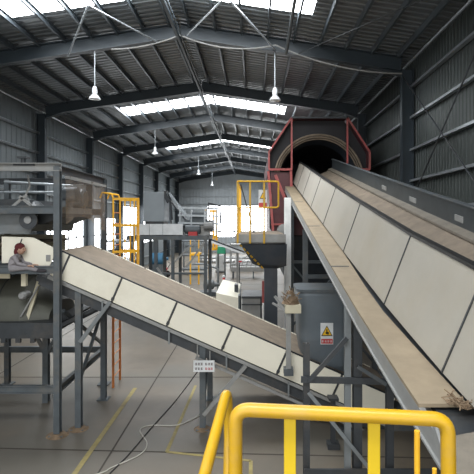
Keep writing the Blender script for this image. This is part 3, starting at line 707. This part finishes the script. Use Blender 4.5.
for i in range(8):
    a = i*math.pi/4; mb.box(cxs+.02+.025*math.cos(a)-.007, cxs+.02+.025*math.cos(a)+.007, SY-.009, SY-.006, czs-.045+.025*math.sin(a)-.007, czs-.045+.025*math.sin(a)+.007)
mb.build('gear_and_hand_symbol', 'black2', t)
rs = MB().box(x0+.015, x1-.015, SY-.004, SY, z0+.02, z0+.125).build('red_strip', 'redp', t)
mb = MB()
for j in range(4): glyph(mb, x0+.05+j*.062, z0+.072, .045, SY-.004, 50+j)
mb.build('lettering', 'white', t)

# white column beneath the conveyor head and sampling pipe
solo(MB().box(1.06, 1.29, 16.5, 16.73, 0, zf(16.6)-.02).box(1.0, 1.35, 16.44, 16.8, 0, .03).box(1.2, 1.31, 16.55, 16.68, zf(16.6)-.3, zf(16.6)-.1), 'white_column', mat('pale_column', (.8, .8, .78), .5), 'pale grey-white square column holding up the far end of the right conveyor', 'column', bevel=.01)
t = thing('sampling_stand', 'thin pale post with small cream box and debris heap before the inclined conveyor', 'stand', (.74, 10.2, 1.4))
MB().box(.69, .79, 10.15, 10.25, 1.32, 3.0).build('post', 'lsteel', t)
MB().box(.66, 1.0, 10.05, 10.35, 2.62, 2.8).build('cream_box', 'cream2', t, .01)
mb = MB(); rnd = random.Random(5)
mb.lathe((.79, 10.25, 2.8), [(.2, 0), (.13, .13), (.05, .27)], 10)
for i in range(40):
    a = rnd.uniform(0, 6.28); r = rnd.uniform(.02, .16); h_ = rnd.uniform(.05, .3)*(1-r*3)+.02
    mb.bar((.78+r*math.cos(a), 10.2+r*math.sin(a), 2.8+max(0, h_)), (.78+r*1.6*math.cos(a+.4), 10.2+r*1.6*math.sin(a+.4), 2.82+max(0, h_)+rnd.uniform(-.05, .1)), .02, .012)
mb.build('debris_heap', 'dust', t)
MB().box(.64, .84, 10.1, 10.345, 1.28, 1.42).build('foot_bracket', 'steel', t)
MB().bar((.45, 10.3, 2.95), (.68, 10.2, 2.65), .05, .05).bar((.68, 10.2, 2.65), (.4, 10.3, 2.8), .04, .04).build('arm', 'lsteel', t)

# ================================================================== DRUM SCREEN HOUSING
t = thing('drum_screen', 'large octagonal drum screen with dark red frame at the top of the right conveyor', 'machine', (2.73, 24, 0))
TY, TB = 20.0, 29.0
OC = [(.63, 6.72), (.63, 7.46), (1.58, 8.9), (3.92, 8.9), (4.86, 7.46), (4.86, 6.72)]
def ofs(p, d):
    cx_, cz_ = 2.74, 7.0; v = Vector((p[0]-cx_, p[1]-cz_)); return (p[0]-v.x/v.length*d, p[1]-v.y/v.length*d)
mb = MB()
for a, b in zip(OC, OC[1:]):
    a2, b2 = ofs(a, .05), ofs(b, .05)
    mb.loft([(a[0], TY, a[1]), (b[0], TY, b[1]), (b2[0], TY, b2[1]), (a2[0], TY, a2[1])], [(a[0], TB, a[1]), (b[0], TB, b[1]), (b2[0], TB, b2[1]), (a2[0], TB, a2[1])])
mb.build('housing_shell', 'maroon', t)
mb = MB()
pts = [(.63, 3.9)]+OC+[(4.86, 3.9)]
def fr_line(mb, seq, y, w):
    for a, b in zip(seq, seq[1:]): mb.bar((a[0], y, a[1]), (b[0], y, b[1]), w, w, (0, 1, 0))
fr_line(mb, OC[:3], TY-.05, .07)
mr2 = MB(); fr_line(mr2, OC[3:], TY-.05, .07); mr2.bar((3.92, TY-.05, 8.9), (3.92, TY-.05, 6.7), .07, .07)
mb.bar((1.58, TY-.05, 8.9), (1.58, TY-.05, 6.7), .07, .07).bar((.63, TY-.05, 6.72), (1.6, TY-.05, 6.72), .09, .12, (0, 1, 0))
mr2.bar((3.9, TY-.05, 6.72), (4.86, TY-.05, 6.72), .09, .09, (0, 1, 0)); mr2.build('red_edge_frame', 'red', t)
mb.build('red_edge_frame', 'red', t)
# drum: outer body, ring, dark inside
cxd, czd = 2.74, 6.35
cr = lambda y_: [(cxd+1.6*math.cos(2*math.pi*i/48), y_, czd+1.6*math.sin(2*math.pi*i/48)) for i in range(48)]
mb = MB().loft(cr(TY+1.2), cr(TY+8.2), False); mb.add(cr(TY+8.2), [tuple(range(48))]); mb.build('drum', 'black', t, smooth=True)
MB().bar((1.58, TY-.05, 8.9), (3.92, TY-.05, 8.9), .07, .07, (0, 1, 0)).build('top_edge', 'dark', t)
mb = MB()
for r, y_, w in ((1.86, TY+.12, .045), (1.77, TY+.16, .035), (1.70, TY+.24, .035)):
    ring = [(cxd+r*math.cos(2*math.pi*i/48), y_, czd+r*math.sin(2*math.pi*i/48)) for i in range(48)]
    mb.tube(ring, w, 8, closed=True)
mb.build('drum_ring', 'tan', t, smooth=True)
# ring web plate
N = 48; A = [(cxd+1.82*math.cos(2*math.pi*i/N), TY+.22, czd+1.82*math.sin(2*math.pi*i/N)) for i in range(N)]; B = [(cxd+1.6*math.cos(2*math.pi*i/N), TY+1.25, czd+1.6*math.sin(2*math.pi*i/N)) for i in range(N)]
MB().loft(A, B, False).build('drum_lip', 'hopper', t, smooth=True)
# face plate of the housing outside the ring
mb = MB(); outer = []
for i in range(N):
    a = 2*math.pi*i/N; d = Vector((math.cos(a), math.sin(a))); best = 9
    poly = [(.66, 3.9)]+[ofs(p, .03) for p in OC]+[(4.83, 3.9)]
    for p, q in zip(poly, poly[1:]+poly[:1]):
        p = Vector(p)-Vector((cxd, czd)); q = Vector(q)-Vector((cxd, czd)); e = q-p; den = d.x*e.y-d.y*e.x
        if abs(den) < 1e-9: continue
        tt_ = (p.x*e.y-p.y*e.x)/den; u_ = (p.x*d.y-p.y*d.x)/den
        if tt_ > 0 and -1e-6 <= u_ <= 1+1e-6: best = min(best, tt_)
    outer.append((cxd+d.x*best, TY+.4, czd+d.y*best))
inner = [(cxd+1.75*math.cos(2*math.pi*i/N), TY+.4, czd+1.75*math.sin(2*math.pi*i/N)) for i in range(N)]
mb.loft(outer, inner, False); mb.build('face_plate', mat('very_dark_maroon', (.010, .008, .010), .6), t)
# lower housing and red posts
MB().box(.75, 4.8, TY+.3, TB, 3.95, 4.9).box(.75, .82, TY+.1, TB, 4.9, 6.7).box(4.74, 4.8, TY+.1, TB, 4.9, 6.7).build('lower_housing', 'maroon', t)
mb = MB().bar((.60, TY-.05, 6.65), (.82, TY-.05, 3.9), .1, .1).bar((1.55, TY-.05, 6.65), (1.62, TY-.05, 3.9), .1, .1).bar((.72, TY-.05, 4.42), (1.6, TY-.05, 4.42), .08, .08, (0, 1, 0))
MB().bar((4.8, TY-.05, 6.65), (4.8, TY-.05, 3.9), .1, .1).build('red_corner_post', 'red', t)
MB().bar((.9, TY-.02, 6.5), (1.5, TY-.02, 5.0), .12, .05, (0, 1, 0)).build('red_brace', 'red', t)
mb.build('lower_red_frame', 'red', t)
MB().poly([(.7, TY+.02, 6.62), (1.5, TY+.02, 6.62), (1.55, TY+.02, 3.95), (.82, TY+.02, 3.95)], (0, .04, 0)).build('lower_front_panel', 'maroon', t)
mb = MB().loft([(.8, TY+.4, 3.95), (4.7, TY+.4, 3.95), (4.7, TB, 3.95), (.8, TB, 3.95)], [(1.6, TY+1.5, 1.6), (4.0, TY+1.5, 1.6), (4.0, TB-1, 1.6), (1.6, TB-1, 1.6)])
mb.build('collecting_hopper', 'hopper', t)
for x in (.9, 4.7):
    for y in (TY+.3, 24.5, TB-.1):
        MB().ibeam((x, y, 0), (x, y, 3.95), .2, .2, .02, (0, 1, 0)).build('leg', 'dark', t)
MB().lathe((1.25, TY-.3, 4.15), [(.1, 0), (.28, .03), (.3, .1), (.3, .2)], 16, 'y').build('drive_wheel', 'lsteel', t, smooth=True)

# ================================================================== PLATFORM WITH YELLOW RAIL AND DISCHARGE HOPPER
PY = 14.6
t = thing('service_platform', 'dusty steel platform with yellow handrail left of the drum', 'platform', (.5, 16.5, 0))
MB().box(-.58, .95, PY, PY+4.6, 4.12, 4.16).build('deck', 'belt', t)
mb = MB().box(-.58, .98, PY-.02, PY, 3.92, 4.16)
mb.chan((-.58, PY+.05, 4.0), (.98, PY+.05, 4.0), .1, .22, .015).chan((-.53, PY, 4.0), (-.53, PY+4.6, 4.0), .1, .22, .015).chan((.93, PY, 4.0), (.93, PY+4.6, 4.0), .1, .22, .015)
mb.build('deck_frame', 'lsteel', t)
hr = [(-.5, PY-.06), (-.12, PY-.06), (.31, PY-.06)]
zt_, zm = 5.78, 4.98
def fillet(pts, r, n=5):
    pts = [Vector(p) for p in pts]; out = [pts[0]]
    for a, b, c in zip(pts, pts[1:], pts[2:]):
        d0 = (a-b).normalized(); d1 = (c-b).normalized(); p0 = b+d0*r; p1 = b+d1*r
        for i in range(n+1): s = i/n; out.append((1-s)**2*p0+2*s*(1-s)*b+s*s*p1)
    out.append(pts[-1]); return out
MB().tube(fillet([(-.5, PY-.06, zt_), (.75, PY-.06, zt_), (.75, PY-.06, zm), (.31, PY-.06, zm)], .08), .028, 8).tube([(-.5, PY-.06, zm), (.31, PY-.06, zm)], .02, 8).build('handrail', 'yellow', t, smooth=True)
for x, y in hr: MB().bar((x, y, 3.88), (x, y, zt_), .06, .03, (0, 1, 0)).build('rail_post', 'yellow', t)
MB().tube([(-.5, PY-.06, zt_), (-.5, PY+3.2, zt_), (-.5, PY+3.2, 4.16)], .026, 8).tube([(-.5, PY, zm), (-.5, PY+3.2, zm)], .02, 8).build('handrail', 'orange', t, smooth=True)
MB().tube([(-.42, PY+.4, zt_-.05), (.0, PY+.4, 4.2)], .02, 6).build('rail_brace', 'dark', t)
for y in (PY+1.0, PY+2.1): MB().bar((-.5, y, 4.16), (-.5, y, zt_), .05, .03).build('rail_post', 'orange', t)
t2 = thing('danger_sign', 'small white and red danger sign fixed to the yellow platform rail', 'sign', (.25, PY, 5.2))
x0, x1, z0, z1 = sx(258.5, PY), sx(267, PY), sz(208, PY), sz(190, PY)
MB().box(x0, x1, PY-.03, PY-.015, z0, z1).build('board', 'white', t2, .003)
MB().box(x0+.01, x1-.01, PY-.034, PY-.03, z0+.02, z0+.16).build('red_strip', 'redp', t2)
cxs = (x0+x1)/2; czs = z0+.36
MB().poly([(cxs-.1, PY-.034, czs-.08), (cxs+.1, PY-.034, czs-.08), (cxs, PY-.034, czs+.12)], (0, .004, 0)).build('triangle_border', 'black2', t2)
MB().poly([(cxs-.07, PY-.037, czs-.06), (cxs+.07, PY-.037, czs-.06), (cxs, PY-.037, czs+.085)], (0, .003, 0)).build('triangle', 'syel', t2)
# hopper
t = thing('discharge_hopper', 'dark blue-grey hopper narrowing to a square column beneath the yellow railed platform', 'hopper', (.6, 16.3, 0))
A = [(-.42, PY+.12, 3.85), (1.02, PY+.12, 3.85), (1.02, PY+1.85, 3.85), (-.42, PY+1.85, 3.85)]
B = [(-.05, PY+.4, 3.22), (1.02, PY+.4, 3.15), (1.02, PY+1.7, 3.15), (-.05, PY+1.7, 3.22)]
C = [(.33, PY+.6, 3.05), (.75, PY+.6, 3.05), (.75, PY+1.4, 3.05), (.33, PY+1.4, 3.05)]
MB().loft(A, B).loft(B, C).build('hopper_body', 'hopper', t)
MB().box(.33, .75, PY+.6, PY+1.3, 0, 3.1).build('column', 'hopper', t, .01)
mb = MB()
for i in range(7):
    a = Vector((-.44, PY+.1, 3.84)).lerp(Vector((.33, PY+.42, 3.02)), i/7); b = Vector((-.44, PY+.1, 3.84)).lerp(Vector((.33, PY+.42, 3.02)), (i+.55)/7); mb.tube([a, b], .03, 6)
mb.build('yellow_edge_chain', 'yellow', t)
MB().box(.26, .34, PY+.9, PY+1.1, 1.9, 2.6).build('red_flag_plate', 'red', t)
# cream drive housing and grey cabinet next to it
t = thing('cream_hood', 'cream machine hood with sloping top on the floor behind the inclined conveyor', 'machine', (-.8, 16.3, 0))
MB().loft([(-1.28, 16.0, 0), (-.5, 16.0, 0), (-.5, 17.6, 0), (-1.28, 17.6, 0)], [(-1.28, 16.0, 2.15), (-.5, 16.0, 1.98), (-.5, 17.6, 2.25), (-1.15, 17.6, 2.4)]).build('hood', 'cream', t, .015)
MB().box(-.53, -.47, 15.97, 17.6, 0, 2.05).build('edge_trim', 'steel', t)
MB().box(-.68, -.56, 16.5, 16.9, 2.08, 2.35).build('handle', 'dark', t)
MB().box(-1.15, -1.05, 15.97, 16.0, 1.55, 1.62).build('latch', 'lsteel', t)
t = thing('grey_cover_box', 'grey ribbed metal box standing right of the cream hood', 'cabinet', (-.1, 16.3, 0))
MB().box(-.4, .26, 16.1, 17.5, 0, 1.95).build('body', 'lsteel', t, .01)
MB().box(-.42, .28, 16.05, 17.5, 1.95, 2.02).box(-.42, .28, 16.06, 16.1, 1.72, 1.76).box(.21, .27, 16.06, 16.1, 0, 1.95).build('trim', 'dark', t)

# ================================================================== BACKGROUND MACHINERY
t = thing('elevated_conveyor', 'short white covered conveyor on the elevated steel stage at the back left', 'conveyor', (-4.8, 24.5, 3.8))
for i, (a, b) in enumerate(((-6.15, -5.3), (-5.28, -4.62), (-4.6, -3.6))):
    MB().box(a, b, 24.0, 24.04, 3.84, 4.4).build('side_cover', 'white', t, .006)
MB().box(-6.15, -3.6, 24.05, 25.2, 3.84, 4.3).build('conveyor_bed', 'steel', t)
MB().lathe((-3.55, 24.5, 4.1), [(.1, 0), (.24, .02), (.24, .75), (.18, .8)], 16, 'x').build('drive_motor', 'steel', t, smooth=True)
t = thing('steel_stage', 'grey steel stage on legs with diagonal braces at the back left', 'stage', (-4, 24.5, 0))
MB().box(-6.4, -2.3, 23.9, 26.6, 3.6, 3.8).build('stage_deck', 'steel', t)
for x in (-6.2, -5.75, -4.95, -4.1, -2.45):
    for y in (24.0, 26.4):
        MB().ibeam((x, y, 0), (x, y, 3.6), .15, .15, .015, (0, 1, 0)).build('leg', 'steel', t)
for a, b in (((-4.0, 23.95, 2.5), (-2.9, 23.95, 3.6)), ((-6.9+.75, 23.95, 3.5), (-5.8, 23.95, 2.3)), ((-4.9, 23.95, 2.2), (-4.15, 23.95, 1.2)), ((-3.4, 23.95, 2.2), (-2.5, 23.95, 3.5))):
    MB().bar(a, b, .09, .06, (0, 1, 0)).build('brace', 'lsteel', t)
for z in (1.9, .9): MB().bar((-6.2, 24, z), (-2.45, 24, z), .09, .09).build('tie_beam', 'steel', t)
t = thing('control_cabinet', 'large plain grey steel cabinet on the back left stage', 'cabinet', (-5, 25, 4.4))
MB().box(-5.62, -4.56, 24.1, 25.6, 4.52, 6.02).build('body', 'cab', t, .02)
MB().box(-5.55, -4.6, 24.15, 25.5, 4.3, 4.52).build('base', 'dark', t)
MB().bar((-4.6, 24.2, 6.0), (-4.35, 24.3, 5.5), .08, .2).tube([(-4.6, 24.4, 6.06), (-4.45, 24.4, 6.06), (-4.3, 24.4, 5.7), (-4.2, 24.4, 4.6)], .05, 8).build('cable_conduit', 'dark', t)
# inclined belt up to cabinet & vibrating sieve
t = thing('steep_belt_conveyor', 'narrow steep conveyor climbing beside the grey cabinet', 'conveyor', (-3.9, 26, 4))
MB().bar((-4.75, 26, 5.9), (-3.2, 26, 3.95), .5, .08).build('belt_frame', 'dark', t)
MB().bar((-4.7, 25.7, 6.1), (-3.15, 25.7, 4.15), .04, .1).bar((-4.7, 26.3, 6.1), (-3.15, 26.3, 4.15), .04, .1).build('side_rail', 'galv', t)
MB().box(-4.6, -4.5, 25.9, 26.1, 3.8, 5.7).build('leg', 'steel', t)
t = thing('sieve_machine', 'light grey sieve machine with rails on top of the back left stage', 'machine', (-2.9, 25.5, 3.8))
mb = MB()
for z in (4.45, 4.85, 5.25): mb.bar((-4.0, 25, z), (-1.9, 25, z-.05), .08, .1)
for x in (-3.9, -3.3, -2.6, -1.95): mb.bar((x, 25, 3.8), (x, 25, 5.25), .07, .07)
mb.build('railing_frame', 'galv', t)
MB().box(-3.7, -2.2, 25.2, 26.3, 4.0, 4.6).box(-3.4, -2.6, 25.2, 26.2, 4.6, 5.0).build('sieve_box', 'steel', t)
MB().box(-2.8, -2.3, 24.6, 25.0, 3.8, 4.3).lathe((-2.6, 24.5, 4.3), [(.1, 0), (.2, .03), (.2, .5)], 12, 'x').build('drive', 'lsteel', t)
MB().box(-3.35, -2.9, 24.2, 24.5, 3.8, 4.0).build('small_red_motor', 'redp', t)
MB().tube([(-2.4, 25, 5.2), (-2.4, 25, 5.5), (-1.8, 25, 5.35), (-1.75, 25, 4.4)], .05, 8).build('bent_pipe', 'dark', t, smooth=True)
# far caged ladder
t = cage_ladder(-3.35, 36.0, 5.3, 2.4, .6, .55, 'slim orange caged ladder far back near the bright opening', 'orange', 'orange', 4, k=2.6)
solo(MB().box(-4.6, -3.9, 34, 35.4, 2.05, 2.2).bar((-4.55, 34, 2.2), (-4.55, 34, 3.3), .07, .07).bar((-3.95, 34, 2.2), (-3.95, 34, 3.3), .07, .07).bar((-4.6, 34, 3.25), (-3.9, 34, 3.25), .07, .07).bar((-4.55, 34, 0), (-4.55, 34, 2.1), .1, .1).bar((-3.95, 34, 0), (-3.95, 34, 2.1), .1, .1), 'yellow_step_platform', 'orange', 'small yellow step platform left of the far ladder', 'platform')
# falling far belt
t = thing('far_discharge_conveyor', 'dark narrow conveyor with handrails falling right in front of the bright opening', 'conveyor', (-1.8, 31, 0))
MB().bar((-3.0, 31, 3.4), (-.6, 31, 2.5), .7, .1).build('belt', 'black', t)
MB().bar((-3.0, 30.6, 3.3), (-.6, 30.6, 2.4), .06, .12).build('side_channel', 'white', t)
for z in (.8, 1.15): MB().tube([(-3.0, 30.6, 3.4+z), (-.6, 30.6, 2.5+z)], .03, 6).build('handrail', 'lsteel', t)
for f in (0, .5, 1): MB().bar(Vector((-3.0, 30.6, 3.4)).lerp(Vector((-.6, 30.6, 2.5)), f), Vector((-3.0, 30.6, 4.5)).lerp(Vector((-.6, 30.6, 3.6)), f), .04, .04).build('rail_post', 'lsteel', t)
MB().box(-1.15, -1.0, 30.9, 31.1, 0, 2.6).build('leg', 'lsteel', t)
MB().box(-2.9, -2.75, 30.9, 31.1, 0, 3.3).build('leg', 'lsteel', t)
t = thing('green_machine', 'small green machine box on thin legs behind the far conveyor', 'machine', (-2.6, 38.4, 0))
MB().box(-2.95, -2.3, 38.0, 39.0, 1.9, 2.45).build('body', 'green', t, .02)
for x in (-2.9, -2.35):
    for y in (38.05, 38.95): MB().box(x-.04, x+.04, y-.04, y+.04, 0, 1.9).build('leg', 'steel', t)
t = thing('electrical_cabinet', 'pale grey electrical cabinet on the floor far back', 'cabinet', (-2.9, 42, 0))
MB().box(-3.35, -2.55, 41.6, 42.2, .05, 1.5).build('body', 'cab', t, .02); MB().box(-3.3, -2.6, 41.57, 41.6, .15, 1.45).build('door', 'white', t, .01); MB().box(-2.7, -2.66, 41.54, 41.57, .7, .9).build('handle', 'dark', t)
MB().box(-3.35, -2.55, 41.6, 42.2, 0, .05).build('plinth', 'dark', t)
# far racks and machines
def rack(x, y, w, d, h, label, m, n_lv, tall=0):
    t = thing('machine_rack', label, 'rack', (x, y, 0), None)
    for xx in (x, x+w):
        for yy in (y, y+d): MB().bar((xx, yy, 0), (xx, yy, h), .1, .1).build('post', m, t)
    for i in range(n_lv):
        z = .4+(h-.5)*i/max(1, n_lv-1); MB().box(x, x+w, y, y+d, z-.05, z+.05).build('shelf', m, t)
    MB().bar((x, y, .2), (x+w, y, h-.2), .06, .06).build('brace', 'lsteel', t)
    return t
rack(-2.2, 44, 3.0, 2, 2.4, 'low grey steel rack right of the pale electrical cabinet', 'lsteel', 4)
rack(-6.2, 40, 2.2, 2, 2.9, 'grey steel rack behind the legs of the stage', 'steel', 3)
rack(-6.0, 52, 6.0, 2, 3.4, 'long dark rack farthest back below the bright opening', 'steel', 3)
rack(-10.6, 33, 2.2, 3, 3.2, 'grey steel rack left of the red cart by the left wall', 'steel', 3)
t = thing('roller_table', 'low pale roller table with bent rails in front of the far rack', 'machine', (-1, 38, 0))
mb = MB()
for i in range(9): mb.tube([(-1.7+i*.36, 37.2, .9), (-1.6+i*.36, 37.2, 1.35), (-1.35+i*.36, 37.8, 1.5)], .03, 6)
mb.build('bent_rails', 'lsteel', t)
MB().box(-1.8, 1.5, 37.2, 38.4, .55, .9).build('bed', 'lsteel', t)
mb = MB()
for x in (-1.7, -.1, 1.4): mb.box(x, x+.1, 37.3, 37.4, 0, .55).box(x, x+.1, 38.2, 38.3, 0, .55)
mb.build('legs', 'steel', t)
t = thing('pump_skid', 'grey pump set with pipes on the floor behind the cream hood', 'machine', (-2.6, 29, 0))
MB().box(-3.3, -1.9, 28.6, 29.6, 0, .25).build('base', 'steel', t)
MB().lathe((-3.1, 29.1, .65), [(.15, 0), (.3, .03), (.3, .6), (.15, .7), (.1, 1.0)], 16, 'x').build('pump_body', 'steel2', t, smooth=True)
MB().tube([(-2.2, 29.1, .25), (-2.2, 29.1, 1.6), (-3.0, 29.1, 1.9), (-3.8, 29.1, 1.9)], .07, 8).build('pipe', 'galv', t, smooth=True)
# blue drum motor and red cart
t = thing('blue_motor', 'blue machine drum on a stand under the back left stage', 'machine', (-7.1, 35, 0))
MB().lathe((-7.6, 35, 1.75), [(.2, 0), (.42, .05), (.45, .2), (.45, .9), (.3, 1.0), (.12, 1.02), (.12, 1.3)], 18, 'x').build('body', 'blue', t, smooth=True)
MB().box(-7.5, -6.7, 34.7, 35.3, 0, 1.35).build('stand', 'steel', t)
t = thing('red_cart', 'red wheeled cart on the floor under the back left stage', 'cart', (-7.4, 37.5, 0))
MB().poly([(-7.95, 37.2, .5), (-7.0, 37.2, .45), (-6.8, 37.2, .75), (-7.3, 37.2, .95), (-7.95, 37.2, .9)], (0, .7, 0)).build('cart_body', 'redp', t, .03)
for x in (-7.7, -6.95):
    for y in (37.12, 37.9): MB().lathe((x, y, .28), [(.2, 0), (.28, .02), (.28, .1), (.2, .12)], 16, 'y').build('wheel', 'rubber', t, smooth=True)
MB().tube([(-6.9, 37.55, .7), (-6.6, 37.55, 1.15), (-6.75, 37.55, 1.25)], .03, 6).build('handle', 'dark', t)
t = thing('red_white_bollard', 'small red and white bollard standing in the middle of the far floor', 'bollard', (-2.15, 33.8, 0))
MB().lathe((-2.15, 33.8, 0), [(.16, 0), (.16, .06), (.1, .08), (.1, .3)], 14).build('base', 'dark', t, smooth=True)
MB().lathe((-2.15, 33.8, .3), [(.09, 0), (.09, .2), (.07, .22)], 14).build('red_band', 'redp', t, smooth=True)
MB().lathe((-2.15, 33.8, .52), [(.09, 0), (.09, .14), (.04, .16)], 14).build('white_top', 'white', t, smooth=True)
t = thing('sign_stand', 'small white and red sign on a thin post left of the dark hopper', 'sign', (-1.05, 34.5, 0))
MB().box(-1.09, -1.02, 34.5, 34.56, 0, 1.6).box(-1.2, -.9, 34.4, 34.7, 0, .04).build('post', 'dark', t)
MB().box(-1.3, -.85, 34.46, 34.49, 1.5, 1.78).build('board', 'white', t); MB().box(-1.27, -.88, 34.45, 34.46, 1.53, 1.64).build('red_strip', 'redp', t)

# ================================================================== FOREGROUND YELLOW RAILINGS
t = thing('walkway_railing', 'bright yellow tubular railing close in the foreground with two flat posts', 'railing', (.3, 1.57, 3.0))
PZ = 2.85
def yat(px, y, Y): return (sx(px, Y), Y, sz(y, Y))
pl = fillet([(-.066, 1.60, PZ), (-.062, 1.60, sz(408, 1.61)), (.62, 1.52, sz(419.5, 1.52)), (.628, 1.50, PZ)], .05, 8)
MB().tube(pl, .0235, 20).build('top_rail', 'yellow', t, smooth=True)
MB().bar((.121, 1.60, PZ), (.121, 1.60, sz(411, 1.58)), .04, .012, (0, 1, 0)).build('flat_post', 'lemon', t, .003)
MB().bar((.395, 1.565, PZ), (.395, 1.565, sz(416, 1.555)), .04, .012, (0, 1, 0)).build('flat_post', 'lemon', t, .003)
t = thing('stair_handrail', 'bright yellow looped handrail left of the foreground railing', 'railing', (-.2, 1.9, 3.0))
pl = fillet([(-.33, .95, PZ+.55), (-.192, 1.78, 3.62), (-.128, 2.24, 3.795), (-.118, 2.25, 3.60), (-.12, 1.98, 2.86)], .05, 8)
MB().tube(pl, .0235, 20).build('handrail', 'yellow', t, smooth=True)
solo(MB().tube([(1.03, 3.0, 2.2), (1.03, 3.0, 3.27)], .018).tube([(1.14, 3.0, 2.2), (1.14, 3.0, 3.03)], .014), 'yellow_rod', 'orange', 'thin yellow rods seen through the railing under the conveyor tail', 'rod')
# walkway the viewer stands on
mb = MB().box(-1.4, 1.0, -1.5, 1.66, 2.78, 2.85)
solo(mb, 'viewing_walkway', 'steel', 'steel walkway carrying the foreground yellow railing', 'platform') 
for o in BASES:
    if '_base' in o: del o['_base']
